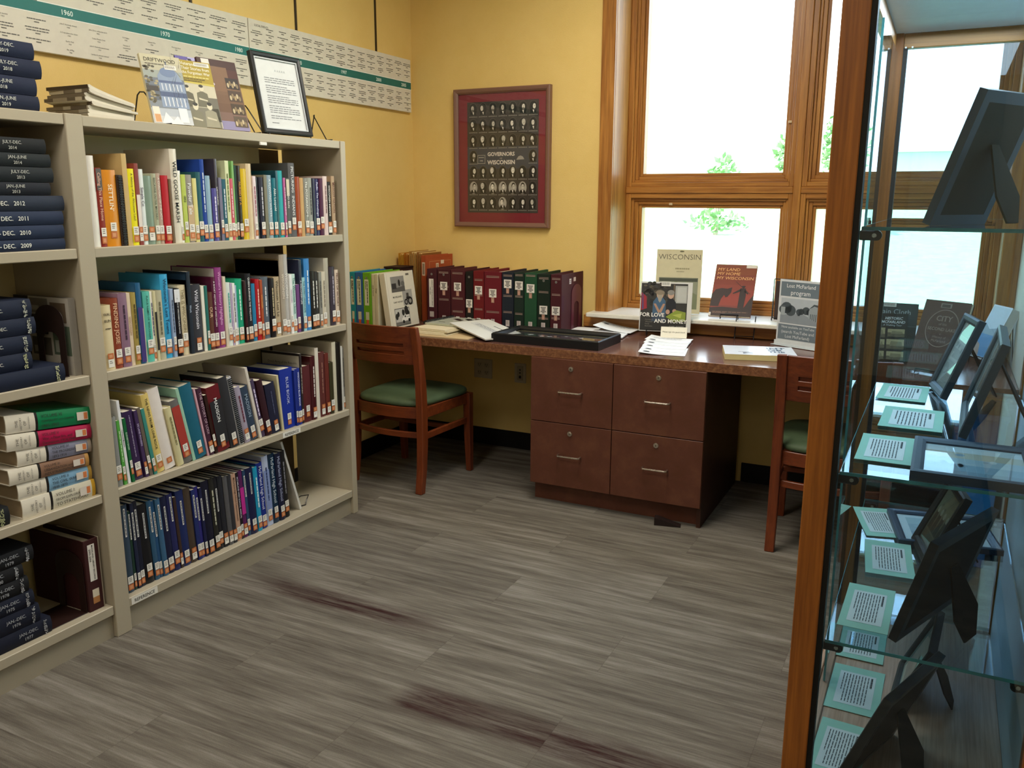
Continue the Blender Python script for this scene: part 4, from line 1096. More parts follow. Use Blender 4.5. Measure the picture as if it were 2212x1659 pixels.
def frame(name, label, m, w, h, bar, dep, fcol, art, group=None, mat='satin_metal', strut=None, backcol='1c1b1a', lip='0', glass=True, cat='picture frame', inner=None):
    """picture frame in the local x-z plane, face towards -y"""
    t = thing(name, label, cat, m, group)
    b = MB()
    for a in (0, 1):
        P = [(0, 0), (w, 0), (w, h), (0, h)]; Q = [(bar, bar), (w - bar, bar), (w - bar, h - bar), (bar, h - bar)]
    e = bar * .28
    for i in range(4):
        j = (i + 1) % 4
        def md(p, q, k): return (p[0] + (q[0] - p[0]) * k, p[1] + (q[1] - p[1]) * k)
        r = []
        for k, y in ((0, dep), (0, -dep * .1), (.25, -dep * .25), (.7, -dep * .12), (1, dep * .15), (1, dep)):
            p, q = md(P[i], Q[i], k), md(P[j], Q[j], k); r.append(((p[0], y, p[1]), (q[0], y, q[1])))
        vs = [x[0] for x in r] + [x[1] for x in r]; n = 6
        fs = [(k, (k + 1) % n, n + (k + 1) % n, n + k) for k in range(n)]
        b.add(vs, [f[::-1] for f in fs], fcol)
    build('frame', b, mat, t)
    if inner:
        q = MB(); e = bar + .004
        for x0, z0, x1, z1 in ((bar, bar, w - bar, e), (bar, h - e, w - bar, h - bar), (bar, e, e, h - e), (w - e, e, w - bar, h - e)): q.box(x0, dep * .1, z0, x1, dep * .35, z1, inner)
        build('inner_lip', q, 'satin_metal', t)
    q = MB(Matrix.Translation((0, dep * .45, 0))); art(q, w, h, bar); build('picture', q, 'printed', t)
    if glass:
        q = MB(Matrix.Translation((0, dep * .3, 0))); q.rect(bar * .9, bar * .9, w - bar * .9, h - bar * .9, 'ffffff', 0); build('glazing', q, 'picture_glass', t)
    q = MB(); q.box(bar * .6, dep * .8, bar * .6, w - bar * .6, dep * .98, h - bar * .6, backcol); build('backing_board', q, 'cloth_cover', t)
    if strut:
        th, a, hh, wl = strut      # lean of the frame, splay of the easel leg, hinge height, leg width
        th, a = math.radians(th), math.radians(a); zt = h * hh; L = (zt * math.cos(th) - dep * math.sin(th)) / math.cos(a - th)
        q = MB(Matrix.Translation((w / 2, dep, zt)) @ Matrix.Rotation(a, 4, 'X')); q.add(STRUT(w * wl, L), STRUTF, backcol)
        build('easel_leg', q, 'cloth_cover', t)
        t.matrix_world = Matrix.Translation((0, 0, dep * math.sin(th))) @ t.matrix_world
    return t
def STRUT(wv, L):
    p = [(-wv * .5, 0), (wv * .5, 0), (wv * 1.9, -L * .66), (wv * 1.5, -L * .995), (wv * .0, -L * .995), (-wv * 1.3, -L * .66)]
    return [(x, 0, z) for x, z in p] + [(x, .004, z) for x, z in p]
STRUTF = [(0, 1, 2, 3, 4, 5), (11, 10, 9, 8, 7, 6)] + [(i, 6 + i, 6 + (i + 1) % 6, (i + 1) % 6) for i in range(6)]

def a_letter(q, w, h, bar):
    q.rect(bar * .8, bar * .8, w - bar * .8, h - bar * .8, 'dcdfe0', 0)
    q.text('A A A A A', w * .56, h * .80, .012, '9aa0a6', .0004)
    z = h * .70
    for k in range(17):
        if k in (3, 7, 11, 15): z -= h * .017
        q.dashes(w * .22, w * (.84 if k % 4 != 3 else .66), z, .0028, '7c8086', .0004, k); z -= h * .027
    q.dashes(w * .22, w * .36, h * .14, .003, '7c8086', .0004, 77)
m, w_ = lean((.4494, -1.7028, ZT + .0055), (.4725, -1.4539, ZT + .0055), 11.25)
frame('letter_frame', 'black framed printed letter on the shelving top', m @ Matrix.Translation((0, -.004, 0)), .25, .302, .018, .016, '14161a', a_letter, inner='c8ccd0')
# ------------------------------------------------------------------ timeline panels on the left wall
TZ0, TZ1, TB0, TB1 = 1.8783, 2.1571, 2.0006, 2.0364
def timeline(label, y0, y1, years, heading, cols, events, tone):
    t = thing('timeline_panel', label, 'timeline', Matrix.Translation((.020, y0, 0)), 'history timeline panels along the wall')
    L = y1 - y0
    b = MB(); b.cbox(-.0195, 0, TZ0, 0, L, TZ1, .0015, 'd9d4c6'); build('board', b, 'printed', t)
    q = MB(R90); q.rect(0, TB0, L, TB1, tone, .0004); q.rect(0, TB1, L, TB1 + .003, 'f0f2ec', .0005); q.rect(0, TB0 - .003, L, TB0, 'f0f2ec', .0005); build('green_band', q, 'printed', t)
    for s, y in years:
        q = MB(R90); q.text(s, y - y0, (TB0 + TB1) / 2, .0235, 'dff0ec', .0008, bold=.012); build('year_number', q, 'printed', t)
    q = MB(R90); r = random.Random(int(abs(y0) * 100)); ink = '5c5a55'
    if heading: q.text(heading, .035, TZ1 - .022, .0125, ink, .0006, 'l', bold=.005)
    for c in range(cols):
        y = L * (c + .55) / cols; cw = L / cols
        for up in (1, 0):
            z = (TZ1 - .022 - r.uniform(0, .008) - (.02 if heading and c == 0 else 0)) if up else (TB0 - .020 - r.uniform(0, .006))
            lim = TB1 + .012 if up else TZ0 + .012
            ev = list(events.get(c, ())) if not up else []
            while z > lim + .006:
                if ev:
                    for s in ev.pop(0).split('|'): q.text(s, y, z, .0066, ink, .0006, maxw=cw * .94); z -= .0085
                    z -= .010
                    continue
                n = r.choice((1, 1, 2)); 
                for k in range(n):
                    wd = cw * r.uniform(.26, .44); q.dashes(y - wd, y + wd, z, .0032, ink, .0006, r.randrange(999)); z -= .0085
                q.dashes(y - .009, y + .009, z, .0034, ink, .0006, 5); z -= .0095 + r.uniform(.004, .010)
    build('event_print', q, 'printed', t)
EV = {5: ('Rock Around the Clock|1955', 'Sputnik|1957'), 6: ('Polio vaccine|1953',), 8: ('John F. Kennedy elected|1960', 'U-2 spy plane shot down|1960', 'Berlin Wall|1961', 'Bay of Pigs|1961', 'The Twist|1961'),
      9: ('John Glenn orbits the earth|1962', 'Cuban Missile Crisis|1962', 'John F. Kennedy assassinated|1963', 'Lyndon B. Johnson elected|1964', 'Beatles on the Ed Sullivan Show|1964'),
      10: ('Civil Rights|1964', 'Malcolm X|assassinated|1965'), 11: ('Vietnam War|1965',), 12: ('First Super Bowl|1967', 'Martin Luther King Jr.|assassinated|1968'), 13: ('Moon landing|1969',)}
timeline('long white timeline board reading 1960 1970 1980 on a green band', -3.15, -1.2945, (('1960', -2.1575), ('1970', -1.7425), ('1980', -1.3561)), None, 16, EV, '1c7470')
timeline('white timeline board headed Local Events running to the room corner', -1.2905, -.0411, (('1990', -.9784), ('1997', -.6416), ('2000', -.3478), ('2005', -.1131)), 'LOCAL EVENTS', 15, {}, '1d6a63')

# ------------------------------------------------------------------ framed poster of small portraits
def a_gov(q, w, h, bar):
    x0, x1, z0, z1 = bar, w - bar, bar, h - bar
    q.rect(x0, z0, x1, z1, '7c2130', 0)
    px0, px1, pz0, pz1 = .0795, .5105, .078, .664
    q.rect(px0, pz0, px1, pz1, '383331', .0006); q.rect(px0, pz0 + (pz1 - pz0) * .40, px1, pz0 + (pz1 - pz0) * .60, '3b3f4a', .0008)
    r = random.Random(8); sx, sz = (px1 - px0) / 7.15, (pz1 - pz0) / 7.1
    for j in range(7):
        for i in range(7):
            if j == 3 and 0 < i < 6: continue
            cx = px0 + sx * (i + .62); cz = pz1 - sz * (j + .48)
            light = j > 4 and r.random() < .45
            q.ell(cx, cz, sx * .43, sz * .43, '57514b', .0010, 18); q.ell(cx, cz, sx * .40, sz * .40, 'a8a298' if light else '1d1b1a', .0012, 18)
            dx = r.uniform(-.1, .1) * sx; face = r.choice(['d8d2c6', 'c4beb2', 'e2ddd2']); hair = r.choice(['14120f', '2a2724', 'b8b2a8', '14120f'])
            q.poly([(cx - sx * .34, cz - sz * .36), (cx + sx * .34, cz - sz * .36), (cx + sx * .2, cz - sz * .14), (cx - sx * .2, cz - sz * .14)], '121110', .0014)
            q.ell(cx + dx, cz + sz * .14, sx * .19, sz * .19, hair, .0015, 12); q.ell(cx + dx * 1.2, cz + sz * .075, sx * .145, sz * .165, face, .0017, 12)
            q.poly([(cx + dx - sx * .03, cz + sz * .09), (cx + dx + sx * .13, cz + sz * .12), (cx + dx + sx * .11, cz + sz * .10), (cx + dx - sx * .02, cz + sz * .07)], '4a4540', .0019)
            if j < 4 and r.random() < .5: q.ell(cx + dx, cz - sz * .06, sx * .12, sz * .09, '6a655e', .0019, 10)
            q.poly([(cx - sx * .07, cz - sz * .15), (cx + sx * .09, cz - sz * .15), (cx + sx * .05, cz - sz * .34)], 'e4dfd6', .0018)
            q.dashes(cx - sx * .3, cz * 0 + cx + sx * .3, cz - sz * .455, .0032, '8f8a82', .0014, i + j * 7)
            q.ell(cx - sx * .37, cz - sz * .455, .003, .0026, '8f8a82', .0014, 8); q.ell(cx + sx * .37, cz - sz * .455, .003, .0026, '8f8a82', .0014, 8)
    mx, mz = (px0 + px1) / 2 - .007, (pz0 + pz1) / 2 - .003
    q.text('GOVERNORS', mx, mz + .022, .034, 'd8cfc6', .002, bold=.03, maxw=.165); q.text('OF', mx, mz - .001, .012, 'b8a89a', .002); q.text('WISCONSIN', mx, mz - .021, .034, 'd8cfc6', .002, bold=.03, maxw=.168)
    q.rect(mx - .145, mz - .028, mx - .097, mz + .018, '9a958e', .0014); q.rect(mx - .142, mz - .025, mx - .100, mz + .015, '3b3f4a', .0016); q.text('1848', mx - .121, mz - .012, .011, 'c8c2b8', .0018)
    q.dashes(mx - .137, mx - .105, mz + .005, .003, 'c8c2b8', .0018, 5)
    q.poly([(mx + .092, mz - .01), (mx + .14, mz - .008), (mx + .132, mz + .006), (mx + .118, mz + .012), (mx + .105, mz + .008)], '9a958e', .0016)
frame('picture_frame', 'framed Governors of Wisconsin portrait poster on the back wall, red mat', Matrix.Translation((.2855, -.026, 1.2555)), .580, .733, .026, .026, '7d5b4d', a_gov, mat='satin_metal', backcol='2a1e18')

# ------------------------------------------------------------------ fitted desk
t = thing('countertop', 'long brown laminate countertop below the window', 'countertop', TM(0, 0, 0))
b = MB(); b.cbox(.002, -.742, .702, XR - .003, -.001, .7398, .001); build('work_surface', b, 'desk_top', t)
b = MB(); b.cbox(.002, -.7445, .700, XR - .003, -.7415, .740, .0008); build('front_edge', b, 'desk_edge', t)
t = thing('drawer_cabinet', 'brown four drawer cabinet under the countertop', 'cabinet', TM(1.1135, -.735, 0))
Wc = .8165
b = MB(); b.box(.0, .0, .094, .018, .70, .6995); b.box(.018, .68, .094, Wc - .018, .70, .6995); b.box(.018, .01, .68, Wc - .018, .68, .6995); b.box(.018, .01, .094, Wc - .018, .68, .112); build('carcass', b, 'brown_laminate_dark', t)
b = MB(); b.box(Wc - .018, .0, .0, Wc, .70, .6995); build('side_panel', b, 'brown_laminate_dark', t)
b = MB(); b.box(.002, .0375, .0, Wc - .018, .052, .0935); build('toe_kick', b, 'brown_laminate', t)
for (x0, x1) in ((.001, .400), (.4035, Wc - .001)):
    for (z0, z1) in ((.0945, .3960), (.3995, .6985)):
        b = MB(); b.cbox(x0, -.019, z0, x1, -.0005, z1, .0012); d = build('drawer', b, 'brown_laminate', t)
        cx = (x0 + x1) / 2; zh = z1 - .148; zl = z1 - .042
        b = MB(); b.tube([(cx - .055, -.018, zh), (cx - .055, -.040, zh), (cx - .050, -.046, zh), (cx + .050, -.046, zh), (cx + .055, -.040, zh), (cx + .055, -.018, zh)], .0042, n=8); build('handle', b, 'brushed_nickel', d, smooth=True)
        b = MB(); b.tube([(cx, -.0185, zl), (cx, -.0225, zl)], .0115, n=18); b.tube([(cx, -.0225, zl), (cx, -.0255, zl)], .0075, n=16); l = build('lock', b, 'brushed_nickel', d)
        b = MB(); b.box(cx - .0012, -.0262, zl - .004, cx + .0012, -.0255, zl + .004, '1a1614'); build('keyhole', b, 'printed', l)
# wall plates under the desk
t = thing('outlet', 'wide cream double electrical outlet on the wall below the desk', 'outlet', TM(.394, 0, .394))
b = MB(); b.cbox(0, -.006, 0, .118, -.0002, .112, .002, 'b9ae96'); build('cover_plate', b, 'printed', t)
for cx in (.036, .082):
    b = MB()
    for cz in (.034, .078):
        b.cbox(cx - .016, -.008, cz - .014, cx + .016, -.006, cz + .014, .001, 'b0a58c')
        for s in (-1, 1): b.box(cx + s * .006 - .0012, -.0085, cz - .002, cx + s * .006 + .0012, -.008, cz + .008, '2a2620')
        b.box(cx - .002, -.0085, cz - .009, cx + .002, -.008, cz - .005, '2a2620')
    build('socket', b, 'printed', t)
t = thing('data_outlet', 'narrow cream data outlet beside the drawer cabinet', 'outlet', TM(.656, 0, .389))
b = MB(); b.cbox(0, -.006, 0, .072, -.0002, .112, .002, 'c2b79e'); b.cbox(.016, -.008, .014, .056, -.006, .098, .001, 'a69b82'); build('cover_plate', b, 'printed', t)
b = MB()
for z in (.075, .058): b.ell(.036, z, .005, .005, '221e1a', .0084)
b.rect(.029, .026, .043, .042, '1c1916', .0084); build('jack', b, 'printed', t)
t = thing('door_wedge', 'dark rubber door wedge lying on the carpet before the drawer cabinet', 'door wedge', TM(1.79, -.762, 0, math.radians(12)))
b = MB(); b.prism([(-.028, 0), (.028, 0), (.028, .004), (-.028, .004)], 0, .06, .0601, '1c1412')
b = MB(); b.prism([(-.055, .0), (.06, .0), (.06, .003), (-.04, .034), (-.055, .034)], 1, -.02, .02, '241816')
b.v = [(x, y, z) for z, y, x in [(p[0], p[1], p[2]) for p in b.v]] if False else b.v
b = MB(); pts = [(.0, -.055), (.0, .06), (.003, .06), (.034, -.04), (.034, -.055)]; b.prism(pts, 1, -.02, .02, '241816'); build('wedge', b, 'printed', t)

# ------------------------------------------------------------------ chairs
def chair(label, mw):
    t = thing('chair', label, 'chair', mw, 'wooden desk chairs')
    def sec(x, w, prof):
        rings = []
        for (y, z, d) in prof: rings.append([(x - w / 2, y - d / 2, z), (x + w / 2, y - d / 2, z), (x + w / 2, y + d / 2, z), (x - w / 2, y + d / 2, z)])
        return rings
    for s in (-1, 1):
        b = MB(); b.loft(sec(s * .205, .038, [(-.222, 0, .034), (-.204, .12, .040), (-.196, .25, .046), (-.196, .42, .048), (-.202, .55, .044), (-.222, .70, .036), (-.247, .822, .026)])); build('leg', b, 'cherry_upright', t, bevel=.003, seg=1)
        b = MB(); b.loft([[(s * .212 - a, .205 - a + dy, z), (s * .212 + a, .205 - a + dy, z), (s * .212 + a, .205 + a + dy, z), (s * .212 - a, .205 + a + dy, z)] for z, a, dy in ((0, .0145, .012), (.2, .0185, .004), (.425, .020, 0))]); build('leg', b, 'cherry_upright', t, bevel=.003, seg=1)
        b = MB(); b.cbox(s * .207 - .011, -.180, .372, s * .207 + .011, .190, .424, .002); build('seat_rail', b, 'cherry_level', t)
        b = MB(); b.cbox(s * .207 - .009, -.178, .266, s * .207 + .009, .192, .296, .002); build('stretcher', b, 'cherry_level', t)
    def curved(xs, zs, holes, y_of, th, name):
        """bowed rail or panel with milled slots"""
        b = MB(); nx, nz = len(xs), len(zs); idx = {}
        def bow(x): return -.030 * (1 - (x / .19) ** 2)
        def vid(i, j, k):
            if (i, j, k) not in idx:
                idx[(i, j, k)] = len(b.v); b.v.append((xs[i], y_of(zs[j]) + bow(xs[i]) + (th if k else 0), zs[j]))
            return idx[(i, j, k)]
        solid = lambda i, j: 0 <= i < nx - 1 and 0 <= j < nz - 1 and (i, j) not in holes
        for i in range(nx - 1):
            for j in range(nz - 1):
                if not solid(i, j): continue
                fl = [(vid(i, j, 0), vid(i + 1, j, 0), vid(i + 1, j + 1, 0), vid(i, j + 1, 0)), (vid(i, j, 1), vid(i, j + 1, 1), vid(i + 1, j + 1, 1), vid(i + 1, j, 1))]
                if not solid(i - 1, j): fl.append((vid(i, j, 0), vid(i, j + 1, 0), vid(i, j + 1, 1), vid(i, j, 1)))
                if not solid(i + 1, j): fl.append((vid(i + 1, j, 0), vid(i + 1, j, 1), vid(i + 1, j + 1, 1), vid(i + 1, j + 1, 0)))
                if not solid(i, j - 1): fl.append((vid(i, j, 0), vid(i, j, 1), vid(i + 1, j, 1), vid(i + 1, j, 0)))
                if not solid(i, j + 1): fl.append((vid(i, j + 1, 0), vid(i + 1, j + 1, 0), vid(i + 1, j + 1, 1), vid(i, j + 1, 1)))
                b.f += fl; b.c += [lin('ffffff')] * len(fl)
        return build(name, b, 'cherry_level', t, bevel=.002, seg=1)
    xs = [-.187, -.165, -.14, -.12, -.09, -.06, -.03, 0, .03, .06, .09, .12, .14, .165, .187]
    yl = lambda z: -.196 - .004 - max(0, (z - .55)) * .165
    zs = [.636, .660, .684, .700, .722, .738, .78, .820]
    holes = {(i, j) for i in range(2, 12) for j in (2, 4)}
    curved(xs, zs, holes, lambda z: yl(z) - .004, .017, 'backrest')
    # slot floors: the slots are milled part way, the wood behind them still shows
    curved(xs, [.682, .702], set(), lambda z: yl(z) + .006, .005, 'slot_back'); curved(xs, [.720, .740], set(), lambda z: yl(z) + .006, .005, 'slot_back')
    curved(xs, [.368, .424], set(), lambda z: -.200, .020, 'rear_rail'); curved(xs, [.272, .300], set(), lambda z: -.200, .018, 'rear_stretcher')
    b = MB(); b.cbox(-.2, .190, .372, .2, .212, .424, .002); build('front_rail', b, 'cherry_level', t)
    b = MB(); b.cbox(-.2, .02, .270, .2, .042, .292, .002); build('cross_stretcher', b, 'cherry_level', t)
    # upholstered seat: rounded outline, crowned top
    rings = []; K = 40
    for z, sc in ((.4245, .95), (.430, .99), (.440, 1.0), (.450, .985), (.458, .93), (.464, .80), (.468, .55), (.470, .2)):
        r = []
        for k in range(K):
            a = 2 * PI * k / K; ca, sa = math.cos(a), math.sin(a); e = .38
            x = math.copysign(abs(ca) ** e, ca); y = math.copysign(abs(sa) ** e, sa)
            hw = .205 + .026 * (y + 1) / 2
            r.append((x * hw * sc, .014 + y * .222 * sc - (.022 * (1 - x * x) * (1 if y < 0 else -.6)) * sc, z))
        rings.append(r)
    b = MB(); b.loft(rings); build('seat', b, 'green_vinyl', t, smooth='all', label='green upholstered seat')
    return t
chair('cherry wood chair with green seat beside the shelving unit end panel', Matrix.Translation((.408, -.688, 0)) @ Matrix.Rotation(math.radians(-2.9), 4, 'Z'))
chair('cherry wood chair partly hidden behind the display case post', Matrix.Translation((2.440, -.612, 0)) @ Matrix.Rotation(math.radians(2.9), 4, 'Z'))
# ------------------------------------------------------------------ on the desk: binders by the room corner
ZD = .7402
def lab_white(txts, z0=.2, z1=.92):
    def f(q, t, h):
        q.rect(t * .2, h * .42, t * .75, h * .88, 'd8dcc4', .0005)
        q.T = Matrix.Translation((t * .56, 0, h * .65)) @ Matrix.Rotation(PI / 2, 4, 'Y'); q.dashes(-h * .2, h * .2, 0, .005, '3a3a30', .0008, 1); q.dashes(-h * .2, -h * .05, -t * .2, .004, '3a3a30', .0008, 2); q.T = None
        q.rect(t * .28, h * .16, t * .72, h * .30, 'd0d2b8', .0005); q.rect(t * .34, h * .06, t * .66, h * .16, 'd0603a', .0007)
    return f
YB = -.635
ang = 0
for x, t_, col, lab in ((-.026, .033, '1f8fa0', 'teal ring binder with long white spine label, against the left wall of the desk'), (.010, .046, '2f62a0', 'blue ring binder with long white spine label, next to the green one'), (.058, .048, '6aa81e', 'lime green ring binder with long white spine label')):
    binder('binder', lab, TM(x + .03, YB, ZD, ang), t_, .292, .27, col, 'tall binders at the desk corner', lab_white(()), rivet=(.265,))
def sp_txt(s):
    def f(q, t, h): q.text(s, t * .5, h * .7, .010, '3a362c', .0006, rot=-PI / 2, maxw=h * .45)
    return f
binder('binder', 'cream report folder standing right beside the lime green binder', TM(.138, YB + .005, ZD, ang), .020, .287, .26, 'd6cfae', None, sp_txt('OUR TOWN'))
binder('binder', 'second cream report folder from the lime green binder', TM(.160, YB + .004, ZD, ang), .018, .287, .26, 'd2cbae', None, sp_txt('Village'))
def dairy(q, d, h):
    q.rect(.0, .0, d, h, 'e2dccb', .0002); q.rect(.014, 0, .016, h, 'c8c2b0', .0004)
    q.rect(.045, h * .64, .165, h * .92, '8c8a86', .0004); q.poly([(.045, h * .64), (.165, h * .64), (.165, h * .74), (.045, h * .70)], '5e5c58', .0006); q.rect(.05, h * .70, .09, h * .80, '3a3836', .0007); q.ell(.118, h * .80, .01, .018, '35332f', .0007); q.ell(.15, h * .78, .016, .014, '6a6864', .0007)
    q.rect(.135, h * .38, .222, h * .66, 'a8a6a0', .0005); q.ell(.16, h * .44, .016, .016, '201e1c', .0007); q.ell(.16, h * .44, .009, .009, '8e8c86', .0008); q.ell(.198, h * .45, .022, .022, '242220', .0007); q.ell(.198, h * .45, .012, .012, '9a9892', .0008); q.rect(.165, h * .48, .2, h * .53, '2c2a28', .0007); q.rect(.168, h * .53, .19, h * .60, '4a4844', .0007)
    q.text('McFARLAND', .048, h * .555, .014, '2c2a28', .0006, 'l', bold=.01); q.text('DAIRY HISTORY', .048, h * .46, .014, '2c2a28', .0006, 'l', bold=.01, maxw=.085)
    q.rect(.045, h * .03, .178, h * .345, '2a2826', .0004); q.rect(.048, h * .04, .175, h * .335, 'c8c6c0', .0005); q.rect(.048, h * .04, .175, h * .10, '7a7872', .0006)
    for cx, cz, rr in ((.06, .2, .012), (.075, .24, .01), (.12, .26, .012), (.15, .29, .018), (.165, .24, .01)): q.ell(cx, h * cz, rr, rr * 1.4, '33312e', .0007)
    q.poly([(.105, h * .10), (.172, h * .12), (.172, h * .21), (.125, h * .21), (.112, h * .17), (.1, h * .15)], 'eeece6', .0008); q.ell(.115, h * .095, .009, .009, '1c1a18', .0009); q.ell(.166, h * .11, .009, .009, '1c1a18', .0009); q.rect(.127, h * .17, .14, h * .2, '3c3a38', .0009); q.dashes(.148, .168, h * .175, .003, '6a6864', .0009, 3)
    q.dashes(.185, .215, h * .945, .005, '3a3836', .0006, 4); q.dashes(.185, .215, h * .925, .004, '3a3836', .0006, 5)
t = binder('binder', 'white McFarland Dairy History binder tilted on the desk, photos on cover', Matrix.Translation((.223, YB + .008, ZD + .0005)) @ Matrix.Rotation(math.radians(-1), 4, 'Z') @ Matrix.Rotation(math.radians(-8), 4, 'Y'), .034, .290, .255, 'dcd6c4', None, None, side=dairy)
# expanding files and rust binder behind
def sheaf(name, label, x, y, w, d, h, col, cat='folder', ang=0, pages=None, tabs=None):
    t = thing(name, label, cat, TM(x, y, ZD, ang)); n = 5
    b = MB(); pts = [(0, 0), (w, 0), (w, h), (w * .7, h * .97), (w * .5, h), (w * .3, h * .965), (0, h * .99)]
    b.box(0, 0, 0, .0015, d, h, col); b.box(w - .0015, 0, 0, w, d, h * .985, col); b.box(0, 0, 0, w, d, .0015, col)
    for k in range(4): b.box(w * (k / 4), -.0005, 0, w * (k / 4 + .16), .0012, h * (.985 - .01 * (k % 2)), mixc(col, '000000', .08 * (k % 2)))
    build('sleeve', b, 'paper', t)
    b = MB()
    for k in range(n): b.box(w * (.12 + .16 * k), .006, .003, w * (.12 + .16 * k) + .006, d - .006, h * (.955 + .012 * ((k * 3) % 4)), pages or 'd8b878')
    build('contents', b, 'paper', t); return t
sheaf('expanding_file', 'narrow golden expanding file standing nearest the room corner', .028, -.215, .034, .2, .368, 'c08a2a')
sheaf('expanding_file', 'wide orange brown expanding file between the two tall files', .066, -.215, .036, .2, .370, 'b06a1c')
sheaf('expanding_file', 'tall tan file with cream papers, behind the tilted dairy binder', .106, -.225, .052, .2, .380, 'a87a3a', pages='e0c890')
sheaf('expanding_file', 'dark tan file folder touching the rust binder', .162, -.232, .036, .2, .378, '94602c')
t = thing('archive_box', 'dark brown box lying behind the cream folders by the wall', 'box', TM(.03, -.36, ZD))
b = MB(); b.cbox(0, 0, 0, .105, .13, .293, .002, '3a2018'); build('carton', b, 'cloth_cover', t)
b = MB(); b.cbox(-.002, -.002, .293, .107, .132, .303, .002, '2c1610'); build('lid', b, 'cloth_cover', t)
def rust(q, d, h):
    q.rect(.02, .02, d - .012, h - .02, 'a8502a', .0003)
    for x0, z0, x1, z1 in ((.03, h - .034, d - .02, h - .032), (.03, .03, .032, h - .032), (d - .022, .03, d - .02, h - .032)): q.rect(x0, z0, x1, z1, 'c88a5a', .0005)
    q.rect(.09, h - .075, .115, h - .045, 'dcc0a0', .0006); q.dashes(.094, .111, h - .056, .004, '6a4030', .0008, 1); q.dashes(.094, .111, h - .066, .004, '6a4030', .0008, 2)
    q.rect(.135, h - .05, .165, h - .03, 'dcc8b0', .0006)
def rustsp(q, t, h):
    q.rect(t * .2, h * .70, t * .8, h * .90, 'd8c4ac', .0005); q.dashes(t * .3, t * .7, h * .8, .06, '8a7460', .0007, 3)
binder('binder', 'tall rust orange binder with white labels at the head of the maroon row', TM(.205, -.258, ZD, math.radians(-5)), .034, .362, .25, 'a44a24', None, rustsp, side=rust, top_pages=False)
# long row of minute books
def minutes(zl, ln=True, low=(.05, .16), st=True):
    def f(q, t, h):
        if zl is None:
            q.rect(t * .2, h * .30, t * .68, h * .82, 'e2dcd2', .0005)
            q.text('FRIENDS OF THE McFARLAND LIBRARY', t * .54, h * .56, .013, '2e2a2a', .0008, rot=-PI / 2, maxw=h * .48, bold=.01); q.text('1992-1997', t * .33, h * .6, .010, '2e2a2a', .0008, rot=-PI / 2, bold=.01)
            q.rect(t * .24, h * .12, t * .68, h * .22, 'b8aca4', .0005); return
        w_ = min(.044, t * .86); c = t * .5
        q.rect(c - w_ / 2, h * zl - .022, c + w_ / 2, h * zl + .022, 'e8e2da', .0005)
        for k, s in enumerate((('McFarland', .8), ('Village', .55), ('Board', .45), ('Proceedings', .85), ('1980', .3))): q.dashes(c - w_ * .36 * s[1] - .002, c + w_ * .36 * s[1] + .002, h * zl + .013 - k * .0068, .0042, '37322f', .0008, k)
        q.rect(c - .0085, h * zl - .050, c + .0085, h * zl - .0235, 'b08878', .0005); q.rect(c - .005, h * zl - .047, c + .005, h * zl - .032, 'c49a86', .0007)
        q.rect(c - .011, h * low[0], c + .011, h * low[1], 'cfc6c4', .0005)
        for k in range(3): q.dashes(c - .008, c + .004, h * low[1] - .006 - k * .006, .0028, '8a807e', .0007, k)
    return f
def rules(*z): return [(a, a + .003, 'a08a80') for a in z] + [(a + .006, a + .009, '8a746c') for a in z]
MR = [(.2675, .062, '451a22', None, (.268,), (), 'maroon Friends of the Library binder starting the long row'),
      (.334, .080, '43161c', .70, (.268,), rules(.275, .20, .13), 'dark maroon minute binder with a square label, second in the long row'),
      (.417, .086, '4c1a20', .70, (), rules(.275, .14, .07), 'wide maroon minute binder left of the narrow black one'),
      (.508, .046, '17120f', .42, (.262,), (), 'narrow black minute binder among the maroon binders'),
      (.556, .064, '6a1418', .66, (), rules(.245, .165, .09), 'bright maroon minute binder right of the narrow black one'),
      (.622, .102, '661420', .62, (), rules(.265, .08), 'wide red maroon minute binder beside the navy one'),
      (.727, .068, '19202c', .80, (), rules(.275, .17, .085), 'navy minute binder between the maroon and green binders'),
      (.797, .058, '16281f', .78, (), rules(.28, .17, .08), 'black green minute binder next to the navy one'),
      (.857, .071, '1f4a30', .74, (), rules(.28,), 'mid green minute binder between two darker green ones'),
      (.930, .072, '132318', .38, (.262, .012), rules(.27, .20, .065), 'dark green minute binder with lower square label'),
      (1.004, .062, '45161e', .38, (.258, .012), rules(.27, .19, .07), 'last maroon minute binder held by the bookend')]
def side_end(q, d, h):
    q.rect(.10, h - .055, .125, h - .028, 'd8c6c4', .0004); q.dashes(.104, .121, h - .037, .004, '6a5056', .0006, 1); q.dashes(.104, .121, h - .046, .004, '6a5056', .0006, 2); q.rect(.155, h - .045, .185, h - .024, 'd0b8ae', .0004)
    q.rect(.005, .11, .035, .19, '4a2230', .0004)
for i, (x, w, col, zl, rv, bd, lab) in enumerate(MR):
    binder('binder', lab, TM(x, -.298, ZD), w - .002, .296 if i not in (3,) else .290, .288, col, 'minute binders along the desk back', minutes(zl), bd, rv, side=side_end if i == 10 else None, gap=.01)
t = bookend('maroon steel bookend holding the end of the minute binders', TM(1.0675, -.105, ZD, PI / 2), .13, .235, .001, '5a1e34', inner=.5)

